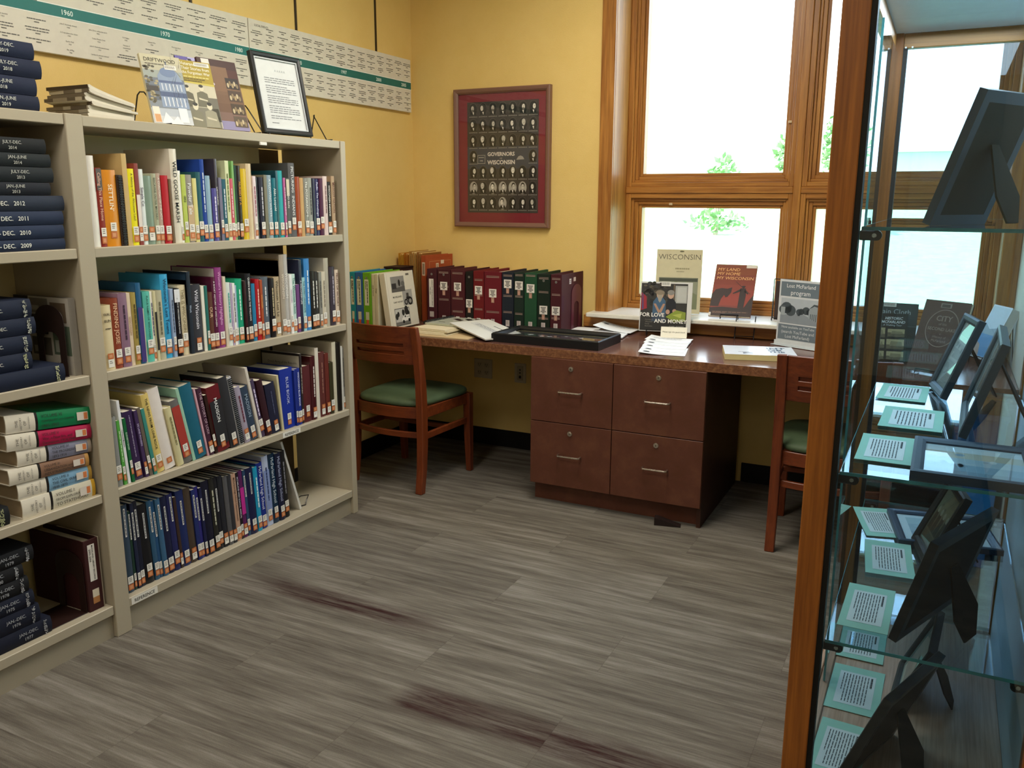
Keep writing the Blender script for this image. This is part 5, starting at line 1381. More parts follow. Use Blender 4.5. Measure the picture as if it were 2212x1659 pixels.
# ------------------------------------------------------------------ loose papers along the desk front
def sheet(name, label, pts, z, th, col, art=None, cat='paper', group=None, mat='paper', curl=None, tilt=0):
    """flat item from its four corners (world x,y): first edge is its bottom as read"""
    c0 = Vector((*pts[0], z)); x = Vector((pts[1][0] - pts[0][0], pts[1][1] - pts[0][1], 0)); w = x.length; x.normalize(); y = Vector((-x.y, x.x, 0))
    h = (Vector((*pts[3], z)) - c0).dot(y)
    m = Matrix((x, y, Vector((0, 0, 1)))).transposed().to_4x4(); m.translation = c0
    if tilt: m = m @ Matrix.Rotation(math.radians(tilt), 4, 'Y')
    t = thing(name, label, cat, m, group)
    b = MB()
    if curl:
        n = 10; top, bot = [], []
        for i in range(n + 1):
            u = i / n; e = curl(u); top.append((w * u, th + e)); bot.append((w * u, e))
        b.prism([(zz, xx) for xx, zz in bot] + [(zz, xx) for xx, zz in top[::-1]], 1, 0, h, col) if False else None
        vs = []; fs = []
        for i in range(n + 1):
            for yy in (0, h):
                vs.append((w * i / n, yy, bot[i][1])); vs.append((w * i / n, yy, top[i][1]))
        for i in range(n):
            a = i * 4; fs += [(a + 1, a + 5, a + 7, a + 3), (a, a + 2, a + 6, a + 4), (a, a + 4, a + 5, a + 1), (a + 2, a + 3, a + 7, a + 6)]
        fs += [(0, 1, 3, 2), (n * 4, n * 4 + 2, n * 4 + 3, n * 4 + 1)]
        b.add(vs, fs, col)
    else: b.box(0, 0, 0, w, h, th, col)
    build('sheet', b, mat, t)
    if art:
        q = MB(Matrix(((1, 0, 0, 0), (0, 0, 1, 0), (0, -1, 0, 0), (0, 0, 0, 1))) if False else Matrix.Translation((0, 0, th)) @ Matrix.Rotation(-PI / 2, 4, 'X'))
        art(q, w, h)
        if curl: q.v = [(x_, y_, z_ + curl(min(1, max(0, x_ / w)))) for x_, y_, z_ in q.v]
        build('print', q, mat, t)
    return t
def prn(n=8, head=True, ink='6a6a70', logo=None, x0=.12, x1=.88, z0=.9, dz=.07):
    def f(q, w, h):
        if logo: q.ell(w * logo[0], h * logo[1], w * .07, h * .05, '3a3c40', .0004); q.rect(w * (logo[0] - .08), h * (logo[1] - .08), w * (logo[0] + .08), h * (logo[1] - .05), '55575c', .0004)
        if head: q.dashes(w * (x0 + .15), w * (x1 - .1), h * z0, h * .03, '3c3c42', .0004, 1)
        for i in range(n): q.dashes(w * x0, w * (x1 - .1 * (i % 3)), h * (z0 - .1 - dz * i), h * .014, ink, .0004, i)
    return f
ST = 'pile of folders and reports on the desk corner'
sheet('folder', 'tan file folder at the bottom of the pile behind the chair', [(.40, -.728), (.760, -.722), (.745, -.52), (.385, -.50)], ZD + .0004, .006, 'c8b088', cat='folder', group=ST)
for i in range(4):
    sheet('report', ['lowest', 'second lowest', 'third lowest', 'uppermost'][i] + ' cream report in the pile under the spiral bound report', [(.37 + .012 * i, -.695 + .012 * i), (.625 - .02 * (i % 2), -.70 + .008 * i), (.60 + .01 * i, -.44), (.345 + .01 * i, -.44)], ZD + .0068 + .0066 * i, .0062, ['d8ccac', 'e2d8bc', 'd0c4a4', 'ddd2b6'][i], cat='report', group=ST)
def a_spiral(q, w, h):
    q.rect(0, 0, w, h, 'c2c8b8', .0002)
    for x, z, a, c in ((.35, .55, .1, '2a2824'), (.5, .48, .12, '3a3630'), (.62, .62, .1, '24221e'), (.75, .55, .09, '2e2c28'), (.45, .4, .06, 'e2e0d8'), (.6, .5, .07, 'e8e6de'), (.8, .7, .06, '4a4640')): q.poly([(w * (x - a), h * z), (w * (x + a * .8), h * (z - .06)), (w * (x + a), h * (z + .05)), (w * (x - a * .6), h * (z + .09))], c, .0005)
    q.dashes(w * .2, w * .4, h * .2, h * .03, '5a6458', .0005, 3)
t = sheet('spiral_report', 'spiral bound pale green report on top of the folder pile', [(.405, -.545), (.612, -.563), (.64, -.235), (.433, -.217)], ZD + .0345, .008, 'b8bca8', None, cat='report', group=ST)
q = MB(Matrix.Translation((0, 0, .008)) @ Matrix.Rotation(-PI / 2, 4, 'X')); a_spiral(q, .2078, .329); build('cover_art', q, 'glossy_cover', t)
b = MB()
for i in range(26): b.tube([(.016, .006 + .0125 * i, .007), (.010, .006 + .0125 * i, .0165), (-.002, .006 + .0125 * i, .0165), (-.006, .006 + .0125 * i, .004)], .0021, '121212', n=5)
b.tube([(-.003, 0, .006), (-.003, .329, .006)], .0075, '121212', n=8); build('spiral_binding', b, 'satin_metal', t, label='black spiral binding')
def a_booklet(q, w, h):
    q.rect(0, 0, w, h, 'd8dad6', .0002); q.rect(w * .12, h * .42, w * .9, h * .60, 'b4b8bc', .0004); q.rect(w * .13, h * .43, w * .89, h * .59, 'd0d3d2', .0005)
    q.dashes(w * .4, w * .66, h * .76, h * .03, '6a6e74', .0006, 1)
    for i in range(3): q.dashes(w * .2, w * .8, h * (.565 - .045 * i), h * .02, '8a8e94', .0007, i)
sheet('booklet', 'white open booklet sloping from the folder pile down to the desk edge', [(.555, -.545), (.862, -.728), (.981, -.529), (.674, -.346)], ZD + .046, .006, 'd0cfc8', a_booklet, cat='booklet', tilt=6.0)
sheet('notebook', 'dark covered notebook under the white open booklet', [(.548, -.520), (.800, -.670), (.88, -.535), (.628, -.385)], ZD + .030, .008, '2c2a28', cat='notebook', tilt=4.6)
# black shadow-box frame lying flat
def a_lying(q, w, h, bar):
    q.rect(0, 0, w, h, '24262a', 0); r = random.Random(3)
    for x0, z0, x1, z1 in ((bar, bar, w - bar, bar + .008), (bar, h - bar - .008, w - bar, h - bar), (bar, bar, bar + .008, h - bar), (w - bar - .008, bar, w - bar, h - bar)): q.rect(x0, z0, x1, z1, 'b0a878', .0006)
    for i in range(26):
        x, z = w * r.uniform(.2, .85), h * r.uniform(.3, .7); a, c = r.uniform(.008, .022), r.uniform(.006, .014)
        q.poly([(x - a, z), (x, z - c), (x + a, z + c * .2), (x + a * .2, z + c)], r.choice(['c8ccd2', '7a7e86', '9ea2a8', '4a4c52', 'e4e6ea']), .0008)
mflat = Matrix.Translation((.872, -.690, ZD + .0345)) @ Matrix.Rotation(math.radians(-1.0), 4, 'Z') @ Matrix.Rotation(-PI / 2, 4, 'X')
frame('picture_frame', 'black box frame lying flat on the desk before the green binders', mflat, .55, .285, .020, .034, '101113', a_lying, mat='satin_metal')
sheet('paper', 'white sheet tucked behind the black box frame', [(1.06, -.285), (1.225, -.255), (1.195, -.045), (1.03, -.075)], ZD + .0004, .003, 'eef0f0', None, group=None)
sheet('paper', 'blank white pad in front of the desk apron beside the black box frame', [(1.19, -.36), (1.405, -.33), (1.375, -.12), (1.16, -.15)], ZD + .0042, .005, 'eceef0', None)
sheet('leaflet', 'printed leaflet curling up against the apron below the sill', [(1.20, -.20), (1.40, -.20), (1.40, -.035), (1.20, -.035)], ZD + .010, .0022, 'eef0f0', prn(4, logo=(.14, .75)), cat='leaflet', curl=lambda u: .028 * (1 - u) ** 2)
# pile of leaflets in front of the couple's book
for i in range(5):
    sheet('leaflet', ['bottom', 'second from bottom', 'middle', 'second from top', 'topmost'][i] + ' white printed leaflet in the loose pile before the small guest sign', [(1.615 - .02 * i + (0 if i < 4 else .0), -.700 + .088 * i * .9), (1.795 - .014 * i, -.655 + .08 * i * .9), (1.70 - .016 * i, -.50 + .075 * i), (1.52 - .02 * i, -.545 + .075 * i)] if i else [(1.605, -.690), (1.805, -.650), (1.765, -.45), (1.565, -.49)],
          ZD + .0004 + .0018 * i, .0016, ['eef0f2', 'e8eaee', 'f0f2f2', 'eaecee', 'f2f3f3'][i], prn(3, logo=(.16, .2), z0=.75), cat='leaflet', group='white leaflets on the desk', curl=lambda u: .010 * (1 - u) ** 3)
t = thing('sign', 'small cream tent sign asking to sign the guest book', 'sign', TM(1.575, -.262, ZD + .012, math.radians(12)))
b = MB(); b.prism([(0, 0), (.002, 0), (.024, .046), (.0485, 0), (.05, 0), (.025, .05), (.0235, .05)], 0, 0, .125, 'efe9d8'); build('card', b, 'paper', t)
q = MB(Matrix.Rotation(math.radians(-25.2), 4, 'X')); q.text('Please sign the guest book', .0625, .030, .0105, '4a463e', .0006, maxw=.108, shear=.15); build('lettering', q, 'paper', t)

# ------------------------------------------------------------------ displayed books and signs by the window
def a_love(q, w, h):
    q.rect(0, 0, w, h, 'd9d8d4', .0001); q.rect(.004, .004, w - .022, h - .008, '33322f', .0003); X1 = w - .022
    r = random.Random(6)
    for i in range(60): q.ell(r.uniform(.01, X1 - .08), r.uniform(h * .55, h * .97), r.uniform(.004, .014), r.uniform(.004, .014), r.choice(['4a463e', '2a2926', '5c564a', '3a3a3c', '4c4038']), .0005, 8)
    q.rect(X1 * .74, h * .58, X1 - .002, h * .93, 'a8a9a4', .0006); q.rect(X1 * .78, h * .6, X1 - .006, h * .9, 'bcbdb8', .0007); q.rect(X1 * .70, h * .60, X1 * .73, h * .95, '6a5e4c', .0008)
    q.poly([(.006, h * .42), (.035, h * .46), (.030, h * .70), (.006, h * .78)], '9a2c38', .0008); q.poly([(.012, h * .44), (.018, h * .45), (.014, h * .75), (.010, h * .76)], '3a4a7c', .001)
    q.poly([(X1 * .27, h * .32), (X1 * .56, h * .32), (X1 * .54, h * .62), (X1 * .47, h * .70), (X1 * .36, h * .70), (X1 * .28, h * .6)], '44617c', .001)     # seated bearded man
    q.ell(X1 * .42, h * .745, .017, .022, 'c09a80', .0012); q.poly([(X1 * .36, h * .74), (X1 * .48, h * .74), (X1 * .45, h * .62), (X1 * .42, h * .58), (X1 * .39, h * .62)], 'a39a8c', .0014); q.ell(X1 * .42, h * .785, .022, .012, '8a7e6c', .0014)
    q.poly([(X1 * .29, h * .56), (X1 * .34, h * .56), (X1 * .44, h * .40), (X1 * .40, h * .37)], 'b08a72', .0013); q.poly([(X1 * .54, h * .56), (X1 * .49, h * .56), (X1 * .41, h * .40), (X1 * .46, h * .37)], 'b08a72', .0014); q.poly([(X1 * .25, h * .2), (X1 * .56, h * .2), (X1 * .55, h * .36), (X1 * .28, h * .36)], '3a4658', .0011)
    q.poly([(X1 * .57, h * .34), (X1 * .78, h * .34), (X1 * .76, h * .60), (X1 * .69, h * .68), (X1 * .60, h * .68), (X1 * .56, h * .58)], '1e2026', .0010)     # person in dark jacket
    q.ell(X1 * .65, h * .745, .015, .02, 'c4a08a', .0012); q.ell(X1 * .65, h * .79, .017, .013, '8a8882', .0013); q.ell(X1 * .60, h * .40, .01, .012, 'b8927c', .0013); q.ell(X1 * .74, h * .42, .01, .010, 'b8927c', .0013)
    q.poly([(X1 * .56, h * .30), (X1 * .78, h * .44), (X1 * .98, h * .40), (X1 * .98, h * .22), (X1 * .74, h * .21)], '8a9a3c', .0015); q.poly([(X1 * .7, h * .34), (X1 * .9, h * .38), (X1 * .88, h * .28)], 'b4bc5a', .0017)
    q.rect(.004, .004, X1, h * .2, '2c2b29', .0009)
    q.text('FOR LOVE', .002, h * .335, .0265, 'f2f0ea', .0022, 'l', bold=.022); q.text('AND MONEY', X1 + .004, h * .215, .0265, 'f2f0ea', .0022, 'r', bold=.022)
    q.text('CARL COREY', X1 - .01, h * .105, .012, 'a09c94', .0022, 'r', bold=.01); q.dashes(X1 - .075, X1 - .01, h * .06, .005, 'a09c94', .0022, 2)
    for i, s in enumerate(('Portraits of', 'Wisconsin', 'Family', 'Businesses')): q.text(s, .03, h * (.235 - .043 * i), .0085, '8a867c', .0022, 'l')
    barcode(q, X1 * .44, h * .915, .045, .022, .0024)
upright_book('book', 'book lettered For Love and Money standing on a wire easel below the sill', (1.443, -.198, .768), (1.690, -.148, .768), 9, .245, .012, a_love, 'dad9d5')
def wire_at(label, m, pls, r=.0024, name='easel'):
    o = thing(name, label, 'easel', m); b = MB()
    for p in pls: b.tube(p, r, '0b0b0b')
    build('wire_frame', b, 'black_wire', o); return o
def book_easel(label, m, w, h, d, zg, fw=.55, fh=.55, back=.06, r=.0022, lip=.008):
    """wire easel in the pose of the book it carries: prongs under the book, a bent back and two splayed rear legs"""
    inv = m.inverted(); pls = []; cx = w / 2; hw = w * fw / 2; zt = h * fh
    bd = (m.to_3x3() @ Vector((0, 1, 0))); bd.z = 0; bd.normalize()
    for s in (-1, 1):
        x = cx + s * hw; y = d + r * 1.4; f = m @ Vector((x, -.004, -r * 1.5)); f.z = zg + r
        top = m @ Vector((x, y, zt)); foot = top + bd * back; foot.z = zg + r
        P = [(x, -r * 1.6, lip), (x, -r * 1.6, -r * 1.3), (x, y, -r * 1.3), (x, y, zt)]
        pls.append([m @ Vector(p) for p in P]); pls.append([top, foot]); pls.append([m @ Vector((x, -r * 1.6, -r * 1.3)), f])
    a, b_ = (m @ Vector((cx - hw, d + r * 1.4, zt))), (m @ Vector((cx + hw, d + r * 1.4, zt))); pls.append([a, b_])
    pls.append([m @ Vector((cx - hw, -r * 1.6, lip)), m @ Vector((cx + hw, -r * 1.6, lip))])
    return wire_at(label, Matrix.Identity(4), pls, r)
LASTM = {}
book_easel('black wire easel holding the For Love and Money book', lean((1.443, -.198, .768), (1.690, -.148, .768), 9)[0], .253, .245, .012, ZD, .7, .52, .012)
def a_wis(q, w, h):
    q.rect(0, 0, w, h, 'cfc6a4', .0001)
    q.text('WISCONSIN', w * .5, h * .885, .046, '4a463a', .0006, maxw=w * .92, bold=-.012); q.dashes(w * .42, w * .74, h * .70, .007, '9a9272', .0005, 1); q.dashes(w * .45, w * .62, h * .655, .006, 'a8a082', .0005, 2)
    q.rect(w * .07, h * .07, w * .93, h * .56, '5c5e50', .0003); q.rect(w * .075, h * .075, w * .925, h * .555, '8f927c', .0004)
    q.poly([(w * .4, h * .56), (w * .6, h * .4), (w * .92, h * .3), (w * .92, h * .07), (w * .5, h * .07)], '7c8264', .0005); q.rect(w * .08, h * .5, w * .92, h * .55, '4a4e42', .0006)
    q.ell(w * .55, h * .97, w * .05, h * .012, '6a664e', .0006)
upright_book('book', 'tall cream book lettered Wisconsin standing on the white window sill', (1.445, .04, .832), (1.672, .085, .832), 8, WISH, .012, a_wis, 'e2dcc6')
def a_land(q, w, h):
    grad(q, 0, 0, w, h, ['3c2620', '7a3024', '8e3424', '90362a', '8c382a', '843626', '7e3422', '7c3824', '80401f', '7c3e24'])
    for i, s in enumerate(('MY LAND', 'MY HOME', 'MY WISCONSIN')): q.text(s, w * .06, h * (.90 - .085 * i), .0255, 'e8b070', .0009, 'l', bold=.0, shear=.12, maxw=w * .9)
    K = '2c1c1a'
    q.poly([(0, h * .18), (0, h * .40), (w * .08, h * .50), (w * .22, h * .53), (w * .36, h * .52), (w * .47, h * .55), (w * .46, h * .45), (w * .40, h * .38), (w * .30, h * .40), (w * .24, h * .32), (w * .20, h * .18)], '33211e', .0006)
    q.poly([(w * .30, h * .40), (w * .36, h * .42), (w * .40, h * .37), (w * .34, h * .355)], K, .0007)
    q.ell(w * .74, h * .565, w * .035, h * .026, K, .0008); q.rect(w * .69, h * .575, w * .79, h * .585, K, .0009); q.poly([(w * .67, h * .54), (w * .80, h * .54), (w * .82, h * .40), (w * .80, h * .16), (w * .66, h * .16), (w * .665, h * .40)], K, .0008)
    q.poly([(w * .68, h * .53), (w * .50, h * .44), (w * .51, h * .425), (w * .69, h * .48)], K, .0008); q.poly([(w * .54, h * .66), (w * .545, h * .665), (w * .92, h * .435), (w * .915, h * .43)], K, .0009); q.poly([(w * .78, h * .52), (w * .88, h * .44), (w * .86, h * .425), (w * .77, h * .47)], K, .0008)
    q.poly([(0, h * .06), (0, h * .15), (w * .3, h * .17), (w * .7, h * .155), (w, h * .2), (w, h * .06)], '2e1d1a', .0007); q.rect(0, 0, w, h * .10, '35231e', .0008)
    q.poly([(w * .80, h * .15), (w, h * .15), (w, h * .42), (w * .9, h * .3)], '33241f', .0006)
    q.dashes(w * .08, w * .92, h * .075, .003, '8a6a58', .001, 1); q.dashes(w * .08, w * .4, h * .055, .003, '8a6a58', .001, 2)
    q.rect(w * .74, h * .935, w * .99, h * .995, 'd8d0c4', .001); q.rect(0, 0, w * .05, h * .06, 'd8cfc4', .001)
upright_book('book', 'rust orange book lettered My Land My Home My Wisconsin on the sill', (1.7461, -.028, .845), (1.9491, -.010, .845), 40, .312, .014, a_land, '7a3a24')
book_easel('black wire easel under the rust orange book on the sill', lean((1.7461, -.028, .845), (1.9491, -.010, .845), 40)[0], .2038, .312, .014, .8277, .42, .5, .02)
wire_at('empty black wire easel standing on the desk below the rust orange book', TM(1.9285, -.035, ZD, math.radians(14)),
        [[(-.045, -.03, .003), (-.045, -.024, .022), (-.040, -.02, .115)], [(.045, -.03, .003), (.045, -.024, .022), (.050, -.02, .115)], [(-.045, -.026, .016), (.045, -.026, .016)], [(-.040, -.02, .115), (-.043, -.002, .05), (-.045, .008, .003)], [(.050, -.02, .115), (.047, -.002, .05), (.045, .008, .003)]])
# white paperback lying flat
def a_flat(q, w, h):
    q.rect(0, 0, w, h, 'e2e6ec', .0002)
    for i, s in enumerate(('INT', 'GE', 'THE')): q.text(s, w * .62, h * (.78 - .2 * i), .05 - .012 * (i == 2), '2f5a7c', .0006, 'l', bold=.03)
    q.rect(w * .26, h * .10, w * .40, h * .26, '6a707a', .0005); q.poly([(w * .27, h * .11), (w * .33, h * .22), (w * .39, h * .11)], 'b8bcc2', .0007); q.dashes(w * .2, w * .36, h * .3, .006, '5a5e66', .0005, 1)
    for i in range(4): q.dashes(w * .46, w * .49, h * (.3 + .14 * i), .008, '6a6e76', .0005, i)
t = sheet('book', 'thick white paperback lying flat on the desk above the second chair', [(1.975, -.640), (2.262, -.560), (2.235, -.330), (1.95, -.41)], ZD + .0004, .024, 'e0d49a', None, cat='book')
q = MB(Matrix.Translation((0, 0, .0242)) @ Matrix.Rotation(-PI / 2, 4, 'X')); a_flat(q, .298, .232); build('cover', q, 'glossy_cover', t, label='white glossy cover with large blue letters')
# acrylic sign
def a_lost(q, w, h):
    q.rect(0, 0, w, h, 'd4dade', .0001); G = '6f7d87'
    q.rect(.008, h * .735, w - .006, h - .010, G, .0003); q.rect(.008, .012, w - .006, h * .285, G, .0003)
    q.text('Lost McFarland', w * .5, h * .905, .030, 'f0f4f6', .0007, maxw=w * .66); q.text('program', w * .5, h * .80, .030, 'f0f4f6', .0007)
    for i, s in enumerate(('Now available on YouTube', '(search YouTube and', 'Lost McFarland)')): q.text(s, w * .5, h * (.245 - .075 * i), .020, 'd8dfe4', .0007, maxw=w * .76)
    q.rect(.014, h * .305, w - .018, h * .705, 'b4bec6', .0004); q.poly([(.014, h * .305), (w - .018, h * .305), (w - .018, h * .38), (w * .6, h * .47), (w * .45, h * .47), (.014, h * .43)], '8c969e', .0006)
    for cx, cz, rr in ((.12, .52, .022), (.2, .55, .03), (.3, .51, .028), (.5, .50, .016), (.55, .51, .016), (.66, .53, .02), (.72, .51, .014)): q.ell(w * cx, h * cz, rr, rr * .9, '4c565c', .0008)
    q.rect(.016, h * .43, w * .17, h * .56, 'a4aeb4', .0009); q.poly([(.016, h * .56), (w * .17, h * .56), (w * .17, h * .585), (.016, h * .59)], '5a646a', .001)
    q.poly([(w * .72, h * .42), (w * .93, h * .36), (w * .93, h * .60), (w * .84, h * .63), (w * .72, h * .54)], '99a3a9', .0009); q.poly([(w * .70, h * .55), (w * .83, h * .645), (w * .94, h * .635), (w * .94, h * .60), (w * .84, h * .615)], '4e585e', .001)
    for i in range(4): q.rect(w * (.76 + .04 * i), h * (.41 - .012 * i), w * (.78 + .04 * i), h * (.49), '5c666c', .0011)
    q.rect(w * .47, h * .44, w * .52, h * .47, '3c464c', .0010)
m, w_ = lean((2.095, -.120, .758), (2.303, -.2185, .758), 1)
t = thing('sign_holder', 'clear acrylic sign holder lettered Lost McFarland program', 'sign', m)
b = MB(); b.cbox(0, 0, 0, .226, .003, .290, .0008, 'd8dee2'); build('acrylic_sheet', b, 'glossy_cover', t)
q = MB(); a_lost(q, .226, .290); build('poster', q, 'glossy_cover', t)
b = MB(); b.cbox(-.008, -.03, -.0172, .234, .035, -.0142, .001, 'c4ccd2'); b.cbox(-.004, -.008, -.0142, .230, -.005, .006, .0008, 'd4dade'); b.cbox(-.004, .001, -.0142, .230, .004, .0, .0008, 'd4dade'); build('base', b, 'glossy_cover', t)
book_easel('black wire easel on the sill behind the Lost McFarland sign', lean((2.040, .048, .8332), (2.125, .058, .8332), 9)[0], .085, .20, .014, .8277, 1.0, 1.0, .05)
t = thing('tablet_case', 'dark brown slim case leaning on the sill easel behind the sign', 'case', lean((2.050, .0495, .8335), (2.115, .057, .8335), 9)[0])
b = MB(); b.cbox(0, 0, 0, .065, .010, .19, .002, '3a2c28'); build('body', b, 'cloth_cover', t)
t = thing('folder', 'dark teal folder standing in the window strip beside the case post', 'folder', lean((2.200, .10, .8285), (2.300, .112, .8285), 14)[0] @ Matrix.Rotation(math.radians(14), 4, 'Y'))
b = MB(); b.cbox(0, 0, 0, .10, .004, .30, .001, '2c4a52'); build('sleeve', b, 'printed', t)

# books beyond the display case
def a_plain(q, w, h):
    q.rect(0, 0, w, h, '3c4a4e', .0002); q.rect(0, h * .60, w, h * .605, '8a989c', .0005); q.text('Plain Cloth', w * .86, h * .85, .030, 'b8c4c8', .0006, 'r'); q.dashes(w * .2, w * .46, h * .76, .006, '8a989c', .0006, 2); barcode(q, w * .3, h * .93, .05, .018)
upright_book('book', 'dark grey book lettered Plain Cloth beyond the display case', (2.500, -.300, ZD + .0005), (2.692, -.316, ZD + .0005), 5, .242, .012, a_plain, '36444a')
def a_hist(q, w, h):
    q.rect(0, 0, w, h, '1e2628', .0002)
    q.text('HISTORIC', w * .56, h * .90, .0155, 'e4e8e8', .0006, bold=.02, shear=.2); q.text('MCFARLAND', w * .54, h * .825, .0155, 'e4e8e8', .0006, bold=.02, shear=.2); q.text('A Walking Tour', w * .52, h * .76, .011, 'd0d6d6', .0006, shear=.2)
    for i, (x0, z0, x1, z1) in enumerate(((.02, .50, .30, .70), (.38, .52, .92, .68), (.06, .28, .30, .46), (.36, .27, .92, .47), (.05, .04, .3, .22), (.38, .04, .92, .22))):
        q.rect(w * x0, h * z0, w * x1, h * z1, 'b0a680', .0005); q.poly([(w * x0, h * z0), (w * x1, h * z0), (w * x1, h * (z0 + .07)), (w * x0, h * (z0 + .09))], '6a6450', .0007); q.poly([(w * (x0 + .1), h * (z0 + .06)), (w * (x1 - .05), h * (z0 + .07)), (w * (x1 - .08), h * (z1 - .05)), (w * (x0 + .14), h * (z1 - .04))], '8a8266', .0008)
upright_book('booklet', 'black walking tour booklet lettered Historic McFarland beyond the display case', (2.548, -.418, ZD + .007), (2.668, -.400, ZD + .007), 16, .205, .003, a_hist, '1c2426', cat='booklet')
book_easel('wire easel behind the walking tour booklet', lean((2.548, -.418, ZD + .007), (2.668, -.400, ZD + .007), 16)[0], .12, .205, .003, ZD, .6, .7, .01)
def a_city(q, w, h):
    q.rect(0, 0, w, h, '57413c', .0002); cx, cz, R_ = w * .52, h * .62, w * .34
    for k in range(40):
        a0, a1 = 2 * PI * k / 40, 2 * PI * (k + 1) / 40
        for r0, r1 in ((R_, R_ * 1.04),): q.poly([(cx + r0 * math.cos(a0), cz + r0 * 1.15 * math.sin(a0)), (cx + r1 * math.cos(a0), cz + r1 * 1.15 * math.sin(a0)), (cx + r1 * math.cos(a1), cz + r1 * 1.15 * math.sin(a1)), (cx + r0 * math.cos(a1), cz + r0 * 1.15 * math.sin(a1))], '9a8a80', .0006)
    q.text('CITY', cx, cz + R_ * .62, .030, '9a8a80', .0006, bold=.01); q.text('of the', cx, cz + R_ * .26, .014, '9a8a80', .0006); q.text('SECOND LAKE', cx, cz - R_ * .06, .024, '9a8a80', .0006, maxw=R_ * 1.8, bold=.01)
    q.text('A', cx, cz - R_ * .38, .010, '9a8a80', .0006); q.text('History of', cx, cz - R_ * .56, .013, '9a8a80', .0006); q.text('McFarland', cx, cz - R_ * .80, .014, '9a8a80', .0006)
    q.rect(w * .36, h * .90, w * .60, h * .965, '8a8078', .0006); q.dashes(w * .39, w * .57, h * .94, .006, '4a403c', .0008, 1); q.dashes(w * .39, w * .57, h * .92, .006, '4a403c', .0008, 2)
upright_book('book', 'brown book lettered City of the Second Lake with a round emblem', (2.676, -.560, ZD + .012), (2.835, -.655, ZD + .012), 19, .288, .022, a_city, '523d38')
book_easel('wire easel holding the brown round emblem book', lean((2.676, -.560, ZD + .012), (2.835, -.655, ZD + .012), 19)[0], .185, .288, .022, ZD, .55, .6, .05)
def a_photo(q, w, h):
    q.rect(0, 0, w, h, 'dfe4e8', .0002); q.rect(.006, .006, w - .006, h * .45, '3a7fae', .0004); q.poly([(.006, .006), (w * .5, .006), (w * .3, h * .25), (.006, h * .3)], 'a88a74', .0006); q.rect(.006, h * .45, w - .006, h - .006, 'c8d4dc', .0004); q.poly([(.006, h * .45), (w - .006, h * .45), (w * .8, h * .6), (w * .4, h * .55), (w * .1, h * .64)], '8aa0a8', .0006)
upright_book('book', 'thick white book with a blue lake photo on a wire easel at the desk end', (2.900, -.205, ZD + .030), (2.960, -.330, ZD + .030), 22, .232, .040, a_photo, 'd2d6da', pages='e8e8e4')
book_easel('wire easel carrying the thick white lake photo book', lean((2.900, -.205, ZD + .030), (2.960, -.330, ZD + .030), 22)[0], .1387, .232, .040, ZD, .7, .75, .02)
t = thing('recycling_bin', 'bright blue recycling bin standing below the desk end', 'bin', TM(2.955, -.545, 0))
def rr(hw, hd, z): return [(-hw, -hd, z), (hw, -hd, z), (hw, hd, z), (-hw, hd, z)]
b = MB(); b.loft([rr(.070, .10, .001), rr(.088, .14, .60), rr(.095, .147, .605), rr(.095, .147, .625), rr(.084, .136, .625), rr(.066, .096, .02)], '1f7fc4'); build('tub', b, 'printed', t, bevel=.004, seg=2)
# ------------------------------------------------------------------ glass display case along the right wall
CX0, CX1, CY0, CY1, CZ = 2.5585, 3.052, -2.500, -1.430, 1.845
t = thing('display_case', 'tall glass display case with oak corner posts along the wall', 'display case', TM(0, 0, 0))
PW = .050
for x0, y0, nm in ((CX0, CY0, 'post'), (CX0, CY1 - PW, 'post'), (CX1 - PW, CY0, 'post'), (CX1 - PW, CY1 - PW, 'post')):
    b = MB(); b.cbox(x0, y0, 0, x0 + PW, y0 + PW, CZ + .06, .002); build(nm, b, 'oak_case', t)
for x0, y0 in ((CX0 + PW, CY0 + .004), (CX0 + PW, CY1 - PW + .006)):
    b = MB(); b.box(x0, y0, .12, x0 + .011, y0 + .030, CZ, '0a0b0b'); build('gasket', b, 'printed', t, label='black rubber gasket strip')
b = MB(); b.box(CX0 + .004, CY0 + .004, 0, CX1 - .004, CY1 - .004, .0995); build('plinth', b, 'oak_case', t)
b = MB(); b.cbox(CX0 + .03, CY0 + .03, .1, CX1 - .045, CY1 - .03, .12, .001); build('deck', b, 'plywood', t)
b = MB(); b.cbox(CX0 + .022, CY0 + PW, .098, CX0 + .044, CY1 - PW, .128, .002); b.cbox(CX0 + .010, CY0 + PW, .098, CX0 + .020, CY1 - PW, .130, .002); build('door_track', b, 'plywood', t)
b = MB(); b.cbox(CX0, CY0, CZ + .02, CX1, CY1, CZ + .075, .003, 'eef6f8'); build('top_panel', b, 'printed', t)
b = MB(); b.cbox(CX0 + .006, CY0 + PW, CZ - .028, CX0 + .030, CY1 - PW, CZ + .02, .002); b.cbox(CX0 + PW, CY1 - .045, CZ - .02, CX1 - PW, CY1 - .012, CZ + .02, .002); build('top_rail', b, 'oak_level', t)
b = MB(); b.box(CX1 - .045, CY0 + .03, .12, CX1 - .041, CY1 - PW, CZ + .018, 'b9cdd4'); build('wall_panel', b, 'printed', t)
b = MB(); b.box(CX0 + PW + .011, CY0 + .018, .122, CX1 - PW, CY0 + .023, CZ + .018); build('end_glass', b, 'case_glass', t)
b = MB(); b.box(CX0 + PW, CY1 - .033, .122, CX1 - PW, CY1 - .028, CZ - .02); build('far_glass', b, 'case_glass', t)
ym = (CY0 + CY1) / 2
